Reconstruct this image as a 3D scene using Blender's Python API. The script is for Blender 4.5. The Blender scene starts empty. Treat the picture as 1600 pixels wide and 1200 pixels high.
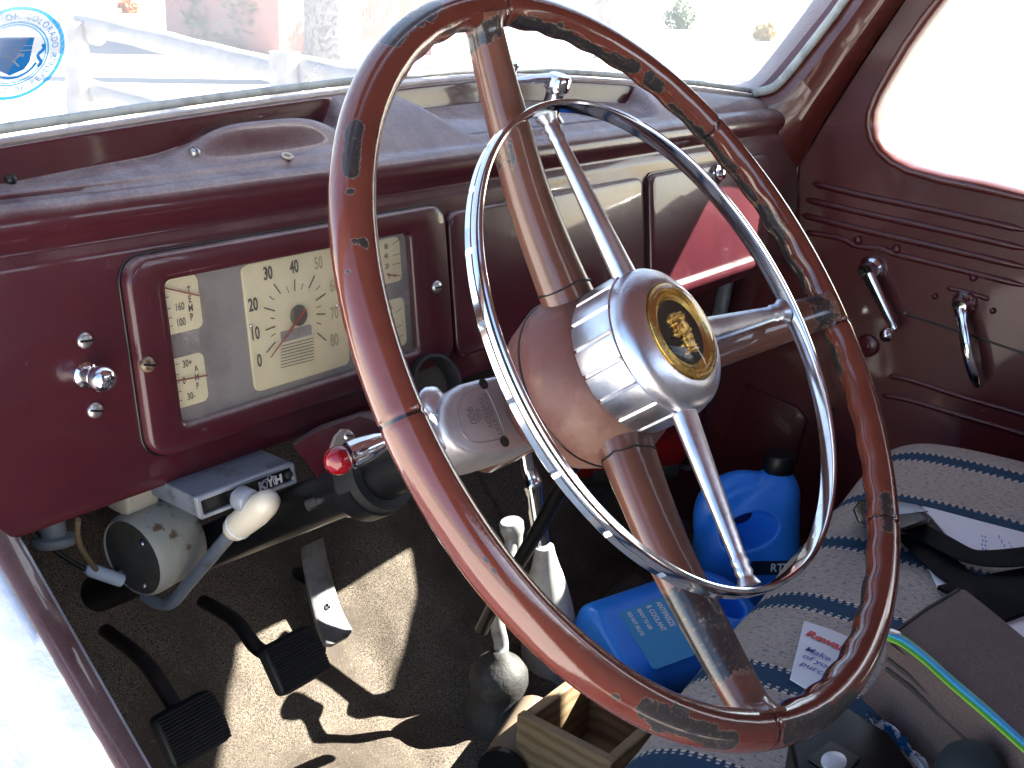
import bpy, bmesh, math, random
import numpy as np
from mathutils import Vector, Matrix, noise as mnoise
R = math.radians
random.seed(7)
SC = bpy.context.scene
COL = SC.collection

# ------------------------------------------------------------------ camera
F = 1750.0                                   # focal length in photo pixels (1600 wide)
WC = np.array([0, 0, .62])                   # steering wheel centre, metres above the cab floor
CP = np.array([-0.53001251, -0.29846373, 0.80465018])
CR = np.array([[0.61980387, -0.23723528, 0.74803916],
               [-0.78337439, -0.24359238, 0.57182805],
               [0.04655885, -0.94041596, -0.33682354]])   # columns: image right, image down, view
cam = bpy.data.cameras.new('camera')
cam.sensor_width = 36; cam.lens = F / 1600 * 36
cam.clip_start = .02; cam.clip_end = 500
cam_o = bpy.data.objects.new('camera', cam); COL.objects.link(cam_o)
m = Matrix([[CR[i, 0], -CR[i, 1], -CR[i, 2], CP[i]] for i in range(3)] + [[0, 0, 0, 1]])
cam_o.matrix_world = m
SC.camera = cam_o

# ------------------------------------------------------------------ light
SUN_EL, SUN_AZ = 37, 121                     # sun behind the cab on the right, through the passenger window; azimuth clockwise from +Y
w = bpy.data.worlds.new('World'); SC.world = w; w.use_nodes = True
wn = w.node_tree
sky = wn.nodes.new('ShaderNodeTexSky'); sky.sky_type = 'NISHITA'; sky.sun_disc = False
sky.sun_elevation = R(SUN_EL); sky.sun_rotation = R(SUN_AZ)
bg = wn.nodes['Background']; bg.inputs['Strength'].default_value = .055
wn.links.new(sky.outputs[0], bg.inputs[0])
sl = bpy.data.lights.new('sun', 'SUN'); sl.energy = 5.0; sl.angle = R(.5); sl.color = (1, .95, .87)
so = bpy.data.objects.new('sun', sl); COL.objects.link(so)
sd = Vector((math.sin(R(SUN_AZ)) * math.cos(R(SUN_EL)), math.cos(R(SUN_AZ)) * math.cos(R(SUN_EL)), math.sin(R(SUN_EL))))
so.rotation_euler = sd.to_track_quat('Z', 'Y').to_euler()
SC.view_settings.view_transform = 'Standard'; SC.view_settings.look = 'None'
SC.view_settings.exposure = 3.3; SC.view_settings.gamma = 1; SC.view_settings.use_curve_mapping = False
SC.render.engine = 'CYCLES'
SC.cycles.use_denoising = True
SC.cycles.max_bounces = 10; SC.cycles.transparent_max_bounces = 16
SC.cycles.caustics_reflective = False; SC.cycles.caustics_refractive = False
SC.cycles.sample_clamp_indirect = 8

# ------------------------------------------------------------------ measuring helpers (pixel of the photo -> point on a real plane)
def ray(u, v): return CR @ np.array([(u - 800) / F, (v - 600) / F, 1.0])
def on_plane(u, v, p0, n):
    d = ray(u, v); n = np.array(n, float); return CP + d * ((np.array(p0) - CP) @ n) / (d @ n)
def onX(u, v, x): return on_plane(u, v, (x, 0, 0), (1, 0, 0))
def onY(u, v, y): return on_plane(u, v, (0, y, 0), (0, 1, 0))
def onZ(u, v, z): return on_plane(u, v, (0, 0, z), (0, 0, 1))
def proj(P):
    q = CR.T @ (np.array(P) - CP); return q[:2] / q[2] * F + np.array([800, 600.])
TL = math.tan(R(7))
def yd(z): return .35 + (z - .6) * TL
DN = np.array([0, -1, TL]); DN /= np.linalg.norm(DN)
def dp(x, z, off=0): return np.array([x, yd(z), z]) + off * DN         # point on the dash face
def dash_at(u, v):
    P = on_plane(u, v, (0, .35, .6), DN); return P[0], P[2]
E37 = R(37)
WM = np.array([[1, 0, 0], [0, math.sin(E37), math.cos(E37)], [0, -math.cos(E37), math.sin(E37)]])   # wheel axes
_t = R(1.68)                                 # the wheel sits a little askew on its column
WM = np.array([[math.cos(_t), 0, math.sin(_t)], [0, 1, 0], [-math.sin(_t), 0, math.cos(_t)]]).T @ WM
def L2W(l): return WC + WM.T @ np.array(l, float)
def wl(u, v, h):
    P = on_plane(u, v, WC + h * WM[2], WM[2]); return WM @ (P - WC)

# ------------------------------------------------------------------ materials
def mat(name, base, rough=.5, metal=0., coat=0., var=None, bump=None, dust=None, spec=.5, trans=0., ior=1.45, scratch=None, sheen=0, wave=None):
    """var=(scale, colour2, low, high) noise patches; bump=(scale, strength); dust=(colour, amount)"""
    m = bpy.data.materials.new(name); m.use_nodes = True
    N, L = m.node_tree.nodes, m.node_tree.links
    b = N['Principled BSDF']
    def rgba(c): return (c[0], c[1], c[2], 1)
    b.inputs['Base Color'].default_value = rgba(base)
    b.inputs['Roughness'].default_value = rough; b.inputs['Metallic'].default_value = metal
    b.inputs['Coat Weight'].default_value = coat; b.inputs['Coat IOR'].default_value = 1.6; b.inputs['Coat Roughness'].default_value = .06
    b.inputs['Specular IOR Level'].default_value = spec
    b.inputs['Transmission Weight'].default_value = trans; b.inputs['IOR'].default_value = ior
    if sheen: b.inputs['Sheen Weight'].default_value = sheen
    tc = N.new('ShaderNodeTexCoord')
    def noise(scale, detail=6, rgh=.6):
        n = N.new('ShaderNodeTexNoise'); n.inputs['Scale'].default_value = scale
        n.inputs['Detail'].default_value = detail; n.inputs['Roughness'].default_value = rgh
        L.new(tc.outputs['Object'], n.inputs['Vector']); return n
    def ramp(src, lo, hi):
        r = N.new('ShaderNodeMapRange'); r.interpolation_type = 'SMOOTHSTEP'
        r.inputs['From Min'].default_value = lo; r.inputs['From Max'].default_value = hi
        L.new(src, r.inputs['Value']); return r.outputs['Result']
    def mix(fac, a, c):
        x = N.new('ShaderNodeMix'); x.data_type = 'RGBA'
        L.new(fac, x.inputs[0])
        if isinstance(a, tuple): x.inputs[6].default_value = rgba(a)
        else: L.new(a, x.inputs[6])
        if isinstance(c, tuple): x.inputs[7].default_value = rgba(c)
        else: L.new(c, x.inputs[7])
        return x.outputs[2]
    col = tuple(base)
    if var:
        for vv in (var if isinstance(var, list) else [var]):
            col = mix(ramp(noise(vv[0]).outputs['Fac'], vv[2], vv[3]), col, tuple(vv[1]))
    rsrc = None
    if scratch:
        sc, c2, amt = scratch
        mp = N.new('ShaderNodeMapping'); mp.inputs['Scale'].default_value = (sc, sc * .15, sc); mp.inputs['Rotation'].default_value = (.5, .3, .9)
        L.new(tc.outputs['Object'], mp.inputs['Vector'])
        n = N.new('ShaderNodeTexNoise'); n.inputs['Scale'].default_value = 1; n.inputs['Detail'].default_value = 8; n.inputs['Roughness'].default_value = .75
        L.new(mp.outputs[0], n.inputs['Vector'])
        col = mix(ramp(n.outputs['Fac'], .7 - amt, .72), col, tuple(c2))
    if dust:
        g = N.new('ShaderNodeNewGeometry'); sx = N.new('ShaderNodeSeparateXYZ'); L.new(g.outputs['Normal'], sx.inputs[0])
        up = ramp(sx.outputs['Z'], .32, .92)
        n1 = ramp(noise(14, 10, .7).outputs['Fac'], .2, .75); n2 = ramp(noise(420, 3).outputs['Fac'], .3, .7)
        mu = N.new('ShaderNodeMath'); mu.operation = 'MULTIPLY'; L.new(up, mu.inputs[0]); L.new(n1, mu.inputs[1])
        ad = N.new('ShaderNodeMath'); ad.operation = 'MULTIPLY_ADD'; L.new(n2, ad.inputs[0]); ad.inputs[1].default_value = .3; ad.inputs[2].default_value = .8
        m2 = N.new('ShaderNodeMath'); m2.operation = 'MULTIPLY'; L.new(mu.outputs[0], m2.inputs[0]); L.new(ad.outputs[0], m2.inputs[1])
        m3 = N.new('ShaderNodeMath'); m3.operation = 'MULTIPLY'; L.new(m2.outputs[0], m3.inputs[0]); m3.inputs[1].default_value = dust[1]
        col = mix(m3.outputs[0], col, tuple(dust[0]))
        r = N.new('ShaderNodeMapRange'); L.new(m3.outputs[0], r.inputs['Value']); r.inputs['From Max'].default_value = .5
        r.inputs['To Min'].default_value = rough; r.inputs['To Max'].default_value = .55
        rsrc = r.outputs['Result']
    if wave:      # (scale, colour2, direction)
        wv = N.new('ShaderNodeTexWave'); wv.inputs['Scale'].default_value = wave[0]; wv.inputs['Distortion'].default_value = 3.5
        wv.inputs['Detail'].default_value = 3; wv.bands_direction = wave[2]
        L.new(tc.outputs['Object'], wv.inputs['Vector'])
        col = mix(ramp(wv.outputs['Fac'], .2, 1), col, tuple(wave[1]))
    if not isinstance(col, tuple): L.new(col, b.inputs['Base Color'])
    if rsrc is None and rough > .05:
        n = noise(35, 8); r = N.new('ShaderNodeMapRange'); L.new(n.outputs['Fac'], r.inputs['Value'])
        r.inputs['To Min'].default_value = rough * .7; r.inputs['To Max'].default_value = min(1, rough * 1.35)
        rsrc = r.outputs['Result']
    if rsrc is not None: L.new(rsrc, b.inputs['Roughness'])
    if bump:
        n = noise(bump[0], 8 if len(bump) < 3 else bump[2]); bp = N.new('ShaderNodeBump')
        bp.inputs['Strength'].default_value = bump[1]; bp.inputs['Distance'].default_value = 1 / bump[0]
        L.new(n.outputs['Fac'], bp.inputs['Height']); L.new(bp.outputs[0], b.inputs['Normal'])
    return m

DUST = (.36, .29, .29)
M = {}
M['maroon'] = mat('maroon_paint', (.064, .0080, .0142), .34, coat=.45, var=[(9, (.055, .0085, .0145), .35, .7), (3.5, (.085, .017, .024), .5, .7), (60, (.13, .04, .045), .68, .78), (130, (.16, .10, .09), .74, .78)], dust=(DUST, 1.05), bump=(45, .035), scratch=(60, (.17, .08, .085), .035))
M['door_paint'] = mat('door_maroon_paint', (.085, .0095, .0125), .36, coat=.25, var=[(7, (.062, .0075, .0105), .35, .7), (140, (.13, .035, .03), .7, .8)], bump=(160, .05), scratch=(45, (.25, .14, .12), .01))
M['pillar_paint'] = mat('pillar_paint', (.11, .022, .018), .22, coat=.6, var=(10, (.15, .05, .035), .5, .75), bump=(60, .05))
M['chrome'] = mat('chrome', (.83, .84, .87), .09, 1., var=(60, (.62, .62, .66), .52, .75), scratch=(90, (.55, .52, .52), .02))
M['worn_chrome'] = mat('worn_chrome', (.80, .80, .84), .30, 1., var=[(25, (.5, .51, .56), .45, .7), (160, (.4, .34, .3), .66, .75)], bump=(300, .05))
M['cast_metal'] = mat('cast_aluminium', (.52, .48, .48), .42, .75, var=[(30, (.40, .36, .36), .4, .7), (150, (.6, .56, .55), .6, .8)], bump=(500, .1))
M['castdark'] = mat('cast_relief', (.30, .27, .27), .5, .6)
M['steel'] = mat('screw_steel', (.55, .54, .52), .35, 1., var=(200, (.3, .24, .18), .5, .7))
M['rusty'] = mat('rusty_screw', (.33, .25, .18), .5, .7, var=(300, (.14, .08, .05), .45, .6), bump=(500, .3))
M['black'] = mat('black_paint', (.005, .005, .006), .35, coat=.15, var=(20, (.012, .011, .011), .5, .8), dust=((.12, .1, .09), .5))
M['rubber'] = mat('black_rubber', (.014, .014, .015), .55, var=(40, (.028, .026, .024), .5, .8), bump=(400, .1))
M['greymetal'] = mat('grey_painted_metal', (.19, .21, .25), .4, .3, var=(60, (.12, .12, .13), .5, .7), bump=(200, .05))
M['cream'] = mat('aged_cream_card', (.88, .80, .56), .6, var=[(18, (.82, .71, .46), .45, .75), (120, (.68, .56, .36), .70, .8)])
M['ink'] = mat('gauge_ink', (.055, .05, .045), .7)
M['faded_ink'] = mat('faded_gauge_ink', (.46, .38, .27), .7)
M['needle'] = mat('red_needle', (.30, .055, .035), .5)
M['dialgrey'] = mat('dial_backing', (.34, .315, .335), .5, .25, var=[(12, (.24, .21, .22), .45, .65), (40, (.44, .41, .43), .58, .75), (90, (.30, .23, .19), .66, .75)], scratch=(30, (.2, .18, .19), .05))
M['ivory'] = mat('ivory_plastic', (.66, .58, .46), .3, coat=.3, var=[(22, (.48, .37, .26), .48, .75), (90, (.72, .68, .58), .6, .8)])
M['drum'] = mat('cream_enamel', (.46, .43, .36), .45, var=[(30, (.33, .29, .23), .45, .7), (60, (.17, .11, .07), .58, .66)], scratch=(30, (.12, .09, .06), .07), bump=(120, .1))
M['drumback'] = mat('dirty_drum_cover', (.075, .066, .055), .6, var=(30, (.05, .044, .038), .4, .7))
M['carpet'] = mat('brown_carpet', (.20, .165, .13), .95, var=[(700, (.05, .038, .03), .42, .6), (9, (.075, .06, .048), .4, .7), (250, (.26, .22, .18), .6, .75), (3, (.08, .064, .05), .5, .66)], bump=(420, .22), spec=.1)
M['darkcarpet'] = mat('dark_carpet', (.045, .035, .027), .95, var=[(600, (.02, .017, .014), .42, .6), (8, (.06, .048, .036), .5, .75)], bump=(400, .9), spec=.1)
M['wood'] = mat('pine_wood', (.31, .215, .12), .6, wave=(22, (.21, .135, .07), 'Z'), var=(30, (.24, .17, .10), .5, .75), bump=(180, .15))
M['jug'] = mat('blue_plastic', (.026, .23, .86), .3, var=(12, (.02, .18, .74), .4, .7), spec=.5)
M['jug'].node_tree.nodes['Principled BSDF'].inputs['Subsurface Weight'].default_value = .25
M['jug'].node_tree.nodes['Principled BSDF'].inputs['Subsurface Radius'].default_value = (.004, .01, .02)
M['label_blue'] = mat('light_blue_label', (.03, .28, .62), .35)
M['label_white'] = mat('white_print', (.72, .76, .8), .5)
M['dark_label'] = mat('dark_label', (.012, .02, .05), .4)
M['cap'] = mat('black_cap', (.004, .004, .005), .4, bump=(200, .05))
M['belt'] = mat('black_webbing', (.0025, .003, .0042), .8, wave=(420, (.005, .0055, .0075), 'DIAGONAL'), bump=(900, .2), spec=.12)
M['buckle'] = mat('black_plastic', (.0022, .0022, .0025), .40, spec=.25)
M['paper'] = mat('white_paper', (.74, .74, .78), .7, var=(8, (.66, .66, .71), .4, .7))
M['redprint'] = mat('red_print', (.55, .05, .05), .6)
M['blueprint'] = mat('blue_print', (.10, .13, .42), .6)
M['bag'] = mat('taupe_fabric', (.135, .092, .084), .8, var=(900, (.09, .062, .058), .4, .6), bump=(1100, .4))
M['bagdark'] = mat('dark_taupe_trim', (.04, .031, .031), .7, bump=(900, .2))
M['lime'] = mat('lime_zip_tape', (.22, .56, .035), .6, bump=(900, .3))
M['skyblue'] = mat('blue_zip_teeth', (.03, .33, .62), .45, bump=(1400, .6))
M['teal'] = mat('dark_teal_cloth', (.005, .013, .018), .8, bump=(700, .3))
M['redlens'] = mat('red_lens', (.22, .0012, .006), .05, coat=.6)
M['redcan'] = mat('red_enamel', (.35, .012, .014), .4)
M['wornblack'] = mat('worn_pedal', (.26, .26, .26), .5, .6, var=[(30, (.12, .12, .12), .4, .7)], bump=(200, .1))
M['jamb'] = mat('scuffed_bare_jamb', (.52, .54, .6), .35, .4, var=[(8, (.38, .42, .52), .4, .65), (22, (.62, .56, .52), .6, .75), (70, (.25, .2, .22), .72, .8)], bump=(60, .1))
M['gasket'] = mat('grey_gasket', (.55, .60, .59), .45, var=(60, (.36, .39, .39), .45, .7), bump=(200, .1))
M['leather'] = mat('boot_rubber', (.04, .038, .036), .6, var=(40, (.085, .08, .075), .5, .75), bump=(120, .2))
M['shift_steel'] = mat('worn_lever_paint', (.40, .40, .38), .45, .3, var=(40, (.2, .19, .18), .5, .7))
M['headliner'] = mat('headliner', (.14, .055, .05), .8)
M['ground'] = mat('pale_gravel', (.50, .47, .43), .95, var=[(.7, (.42, .38, .34), .4, .7), (30, (.56, .53, .5), .5, .7)], bump=(20, .4))
M['fence'] = mat('weathered_rail', (.46, .44, .435), .9, var=[(9, (.33, .32, .31), .4, .7)], bump=(40, .5))
M['barkpale'] = mat('pale_bark', (.40, .38, .36), .9, var=(14, (.24, .225, .21), .45, .6), bump=(30, .8))
M['leaf'] = mat('leaf_green', (.12, .20, .085), .7, var=(4, (.20, .26, .11), .4, .6))
M['barn'] = mat('red_boards', (.52, .28, .23), .85, wave=(3, (.44, .22, .18), 'X'))
M['orange'] = mat('orange_flowers', (.5, .19, .05), .8)
M['yellow'] = mat('yellow_shrub', (.5, .38, .08), .8)

def film(name, c, amt):
    m = bpy.data.materials.new(name); m.use_nodes = True; N, L = m.node_tree.nodes, m.node_tree.links
    t = N.new('ShaderNodeBsdfTranslucent'); t.inputs[0].default_value = (*c, 1); tr = N.new('ShaderNodeBsdfTransparent'); tr.inputs[0].default_value = (*c, 1)
    a = N.new('ShaderNodeMixShader'); a.inputs[0].default_value = .45; L.new(t.outputs[0], a.inputs[1]); L.new(tr.outputs[0], a.inputs[2])
    b = N['Principled BSDF']; b.inputs['Base Color'].default_value = (*c, 1); x = N.new('ShaderNodeMixShader'); x.inputs[0].default_value = amt
    L.new(b.outputs[0], x.inputs[1]); L.new(a.outputs[0], x.inputs[2]); L.new(x.outputs[0], N['Material Output'].inputs[0]); return m
M['sticker'] = film('sticker_blue', (.07, .46, .80), .75)
M['sticker2'] = film('sticker_dark_blue', (.03, .30, .66), .5)
M['stickerbg'] = film('sticker_clear_white', (.86, .84, .80), .8)

def glass_mat(name, dirt, tint=(.97, .99, .985)):
    m = bpy.data.materials.new(name); m.use_nodes = True
    N, L = m.node_tree.nodes, m.node_tree.links; N.clear()
    o = N.new('ShaderNodeOutputMaterial'); t = N.new('ShaderNodeBsdfTransparent'); t.inputs[0].default_value = (*tint, 1)
    g = N.new('ShaderNodeBsdfGlossy'); g.inputs['Roughness'].default_value = .01
    lw = N.new('ShaderNodeLayerWeight'); lw.inputs[0].default_value = .5
    pw = N.new('ShaderNodeMath'); pw.operation = 'POWER'; L.new(lw.outputs['Facing'], pw.inputs[0]); pw.inputs[1].default_value = 4.5
    fr = N.new('ShaderNodeMath'); fr.operation = 'MULTIPLY_ADD'; L.new(pw.outputs[0], fr.inputs[0]); fr.inputs[1].default_value = .75; fr.inputs[2].default_value = .035
    mx = N.new('ShaderNodeMixShader'); L.new(fr.outputs[0], mx.inputs[0]); L.new(t.outputs[0], mx.inputs[1]); L.new(g.outputs[0], mx.inputs[2])
    d = N.new('ShaderNodeBsdfTranslucent'); d.inputs[0].default_value = (.8, .78, .75, 1)
    df = N.new('ShaderNodeBsdfDiffuse'); df.inputs[0].default_value = (.6, .58, .55, 1)
    md = N.new('ShaderNodeMixShader'); md.inputs[0].default_value = .4; L.new(d.outputs[0], md.inputs[1]); L.new(df.outputs[0], md.inputs[2])
    tc = N.new('ShaderNodeTexCoord'); n = N.new('ShaderNodeTexNoise'); n.inputs['Scale'].default_value = 7; n.inputs['Detail'].default_value = 8
    L.new(tc.outputs['Object'], n.inputs['Vector'])
    r = N.new('ShaderNodeMapRange'); L.new(n.outputs['Fac'], r.inputs['Value']); r.inputs['From Min'].default_value = .3; r.inputs['From Max'].default_value = .75
    r.inputs['To Min'].default_value = dirt * .6; r.inputs['To Max'].default_value = dirt * 1.4
    m2 = N.new('ShaderNodeMixShader'); L.new(r.outputs[0], m2.inputs[0]); L.new(mx.outputs[0], m2.inputs[1]); L.new(md.outputs[0], m2.inputs[2])
    L.new(m2.outputs[0], o.inputs[0]); return m
M['glass'] = glass_mat('dusty_windshield_glass', .40)
M['sideglass'] = glass_mat('side_window_glass', .10)
M['dialglass'] = glass_mat('dial_glass', .08, (.99, .98, .96))

def dome_mat():
    m = glass_mat('clear_plastic', .02, (1, .97, .9)); return m
M['clear'] = dome_mat()
M['gold'] = mat('gold_metal', (.70, .46, .13), .28, 1., var=(70, (.8, .62, .3), .5, .7), bump=(90, .2))
M['darkgreen'] = mat('dark_emblem_ground', (.008, .022, .02), .25, coat=1., scratch=(120, (.3, .32, .26), .02))

def rim_mat(name, c1, c2, attr=True, dusty=0):
    """brown-red plastic worn through to black, driven by the 'wear' and 'crack' vertex attributes plus fine noise"""
    m = mat(name, c1, .12 if not dusty else .5, coat=.75 if not dusty else .1, var=[(14, c2, .4, .7)] + ([(9, (.24, .135, .10), .55, .68), (45, (.19, .08, .06), .5, .7)] if dusty else []), bump=(90, .06))
    if not attr: return m
    N, L = m.node_tree.nodes, m.node_tree.links; b = N['Principled BSDF']
    src = b.inputs['Base Color'].links[0].from_socket
    at = N.new('ShaderNodeAttribute'); at.attribute_name = 'wear'
    tc = N.new('ShaderNodeTexCoord')
    n = N.new('ShaderNodeTexNoise'); n.inputs['Scale'].default_value = 130; n.inputs['Detail'].default_value = 12; n.inputs['Roughness'].default_value = .78
    L.new(tc.outputs['Object'], n.inputs['Vector'])
    a = N.new('ShaderNodeMath'); a.operation = 'MULTIPLY_ADD'; L.new(n.outputs['Fac'], a.inputs[0]); a.inputs[1].default_value = .62; L.new(at.outputs['Fac'], a.inputs[2])
    def rp(lo, hi, s=None):
        r = N.new('ShaderNodeMapRange'); r.interpolation_type = 'SMOOTHSTEP'
        r.inputs['From Min'].default_value = lo; r.inputs['From Max'].default_value = hi; L.new(s or a.outputs[0], r.inputs['Value']); return r.outputs[0]
    def mx(f, x, c):
        k = N.new('ShaderNodeMix'); k.data_type = 'RGBA'; L.new(f, k.inputs[0]); L.new(x, k.inputs[6]); k.inputs[7].default_value = (*c, 1); return k.outputs[2]
    c = mx(rp(.612, .63), src, (.27, .16, .105))
    blk = rp(.632, .655)
    c = mx(blk, c, (.030, .026, .027))
    n2 = N.new('ShaderNodeTexNoise'); n2.inputs['Scale'].default_value = 420; L.new(tc.outputs['Object'], n2.inputs['Vector'])
    f2 = N.new('ShaderNodeMath'); f2.operation = 'MULTIPLY'; L.new(rp(.55, .75, n2.outputs['Fac']), f2.inputs[0]); L.new(blk, f2.inputs[1])
    c = mx(f2.outputs[0], c, (.13, .085, .06))
    ck = N.new('ShaderNodeAttribute'); ck.attribute_name = 'crack'
    c = mx(rp(.45, .7, ck.outputs['Fac']), c, (.012, .008, .008))
    L.new(c, b.inputs['Base Color'])
    bp = N.new('ShaderNodeBump'); bp.inputs['Strength'].default_value = .5; bp.inputs['Distance'].default_value = .0012; bp.invert = True
    L.new(blk, bp.inputs['Height'])
    old = b.inputs['Normal'].links[0].from_socket; L.new(old, bp.inputs['Normal']); L.new(bp.outputs[0], b.inputs['Normal'])
    ro = N.new('ShaderNodeMapRange'); L.new(blk, ro.inputs['Value']); ro.inputs['To Min'].default_value = .10 if 'rim' in name else .34; ro.inputs['To Max'].default_value = .36
    L.new(ro.outputs[0], b.inputs['Roughness'])
    return m
M['rim'] = rim_mat('brown_red_rim_plastic', (.160, .041, .027), (.122, .030, .021))
M['spoke'] = rim_mat('faded_brown_spoke_plastic', (.165, .062, .040), (.125, .050, .034))
M['hub'] = rim_mat('chalky_brown_hub_plastic', (.150, .056, .045), (.115, .041, .034), attr=False, dusty=1)

def fabric_mat():
    m = mat('woven_seat_cover', (.34, .31, .30), .95, spec=.1)
    N, L = m.node_tree.nodes, m.node_tree.links; b = N['Principled BSDF']
    tc = N.new('ShaderNodeTexCoord'); sp = N.new('ShaderNodeSeparateXYZ'); L.new(tc.outputs['UV'], sp.inputs[0])   # u = metres across, v = metres along the cloth
    def math_(op, a, b_=None, c_=None):
        k = N.new('ShaderNodeMath'); k.operation = op
        for i, s in enumerate((a, b_, c_)):
            if s is None: continue
            if isinstance(s, (int, float)): k.inputs[i].default_value = s
            else: L.new(s, k.inputs[i])
        return k.outputs[0]
    U, V = sp.outputs['X'], sp.outputs['Y']
    mp = N.new('ShaderNodeMapping'); mp.inputs['Scale'].default_value = (330, 150, 1); L.new(tc.outputs['UV'], mp.inputs['Vector'])
    n = N.new('ShaderNodeTexNoise'); n.inputs['Scale'].default_value = 1; n.inputs['Detail'].default_value = 4; n.inputs['Roughness'].default_value = .7
    L.new(mp.outputs[0], n.inputs['Vector'])
    cr = N.new('ShaderNodeValToRGB'); el = cr.color_ramp.elements; cr.color_ramp.interpolation = 'CONSTANT'
    pal = [(0, (.13, .145, .19)), (.38, (.27, .26, .26)), (.43, (.34, .30, .27)), (.49, (.46, .415, .36)), (.545, (.27, .13, .085)), (.575, (.50, .455, .40)), (.63, (.17, .18, .22)), (.68, (.54, .50, .45))]
    el[0].position = 0; el[0].color = (*pal[0][1], 1); el[1].position = .38; el[1].color = (*pal[1][1], 1)
    for p, c in pal[2:]:
        e = el.new(p); e.color = (*c, 1)
    L.new(n.outputs['Fac'], cr.inputs[0])
    per = .128
    ph = math_('FRACT', math_('DIVIDE', math_('ADD', U, .024 + 10 * per), per))
    d = math_('ABSOLUTE', math_('SUBTRACT', ph, .5)); d = math_('MULTIPLY', d, per)
    def less(x, t): return math_('LESS_THAN', x, t)
    def mx(f, a, c):
        k = N.new('ShaderNodeMix'); k.data_type = 'RGBA'; L.new(f, k.inputs[0]); L.new(a, k.inputs[6]); k.inputs[7].default_value = (*c, 1); return k.outputs[2]
    dash = math_('GREATER_THAN', math_('FRACT', math_('MULTIPLY', V, 145)), .42)
    wide = less(d, .0176)
    c = mx(math_('MULTIPLY', wide, dash), cr.outputs[0], (.60, .55, .50))
    c = mx(math_('MULTIPLY', less(d, .0180), math_('SUBTRACT', 1, dash)), c, (.05, .045, .06))
    c = mx(less(d, .0150), c, (.030, .066, .115))
    c = mx(math_('MULTIPLY', math_('MULTIPLY', less(d, .0135), math_('GREATER_THAN', d, .0112)), math_('GREATER_THAN', math_('FRACT', math_('MULTIPLY', V, 145)), .6)), c, (.5, .46, .43))
    L.new(c, b.inputs['Base Color'])
    bp = N.new('ShaderNodeBump'); bp.inputs['Strength'].default_value = .7; bp.inputs['Distance'].default_value = .002
    L.new(n.outputs['Fac'], bp.inputs['Height']); L.new(bp.outputs[0], b.inputs['Normal'])
    return m
M['fabric'] = fabric_mat()

# ------------------------------------------------------------------ object helpers
def base_of(o):
    p = Vector((0, 0, 0)); q = o
    while q is not None: p += q.location; q = q.parent
    return p
def obj(name, vf, material, parent=None, smooth=40, uv=None, attrs=None):
    """vf=(verts, faces) in world space -> one mesh object (child meshes keep their thing's origin)"""
    V, Fc = vf
    off = base_of(parent) if parent else Vector((0, 0, 0))
    me = bpy.data.meshes.new(name)
    me.from_pydata([tuple(Vector(tuple(map(float, v))) - off) for v in V], [], Fc)
    if uv is not None:
        l = me.uv_layers.new(name='UVMap')
        for lp in me.loops: l.data[lp.index].uv = uv[lp.vertex_index]
    for k, vals in (attrs or {}).items():
        a = me.attributes.new(k, 'FLOAT', 'POINT'); a.data.foreach_set('value', np.asarray(vals, np.float32))
    bm = bmesh.new(); bm.from_mesh(me); bmesh.ops.recalc_face_normals(bm, faces=bm.faces); bm.to_mesh(me); bm.free()
    if smooth:
        me.shade_smooth(); me.set_sharp_from_angle(angle=R(smooth))
    if isinstance(material, str): material = M[material]
    me.materials.append(material)
    o = bpy.data.objects.new(name, me); COL.objects.link(o)
    if parent: o.parent = parent
    return o
def tag(o, label, cat=None, group=None, kind=None):
    if label: o['label'] = label
    if cat: o['category'] = cat
    if group: o['group'] = group
    if kind: o['kind'] = kind
    return o
def thing(name, label, cat, loc, group=None):
    o = bpy.data.objects.new(name, None); COL.objects.link(o); o.location = Vector(tuple(map(float, loc))); o.empty_display_size = .05
    return tag(o, label, cat, group)
def join(*parts):
    V, Fc = [], []
    for v, f in parts:
        n = len(V); V += [tuple(map(float, p)) for p in v]; Fc += [tuple(i + n for i in q) for q in f]
    return V, Fc
def loft(loops, close=True, cap0=True, cap1=True):
    V = []; Fc = []; n = len(loops[0])
    for l in loops: V += [tuple(map(float, p)) for p in l]
    for i in range(len(loops) - 1):
        for j in range(n if close else n - 1):
            k = (j + 1) % n; Fc.append((i * n + j, i * n + k, (i + 1) * n + k, (i + 1) * n + j))
    if cap0: Fc.append(tuple(range(n - 1, -1, -1)))
    if cap1: Fc.append(tuple(range((len(loops) - 1) * n, len(loops) * n)))
    return V, Fc
def frame_of(d):
    d = np.array(d, float); d /= np.linalg.norm(d)
    a = np.array([0, 0, 1.]) if abs(d[2]) < .9 else np.array([1., 0, 0])
    u = np.cross(a, d); u /= np.linalg.norm(u); return u, np.cross(d, u), d
def smooth_path(P, n=8):
    P = [np.array(p, float) for p in P]; out = []
    for i in range(len(P) - 1):
        p0 = P[max(i - 1, 0)]; p1 = P[i]; p2 = P[i + 1]; p3 = P[min(i + 2, len(P) - 1)]
        for k in range(n):
            t = k / n; out.append(.5 * ((2 * p1) + (-p0 + p2) * t + (2 * p0 - 5 * p1 + 4 * p2 - p3) * t * t + (-p0 + 3 * p1 - 3 * p2 + p3) * t ** 3))
    out.append(P[-1]); return out
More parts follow.
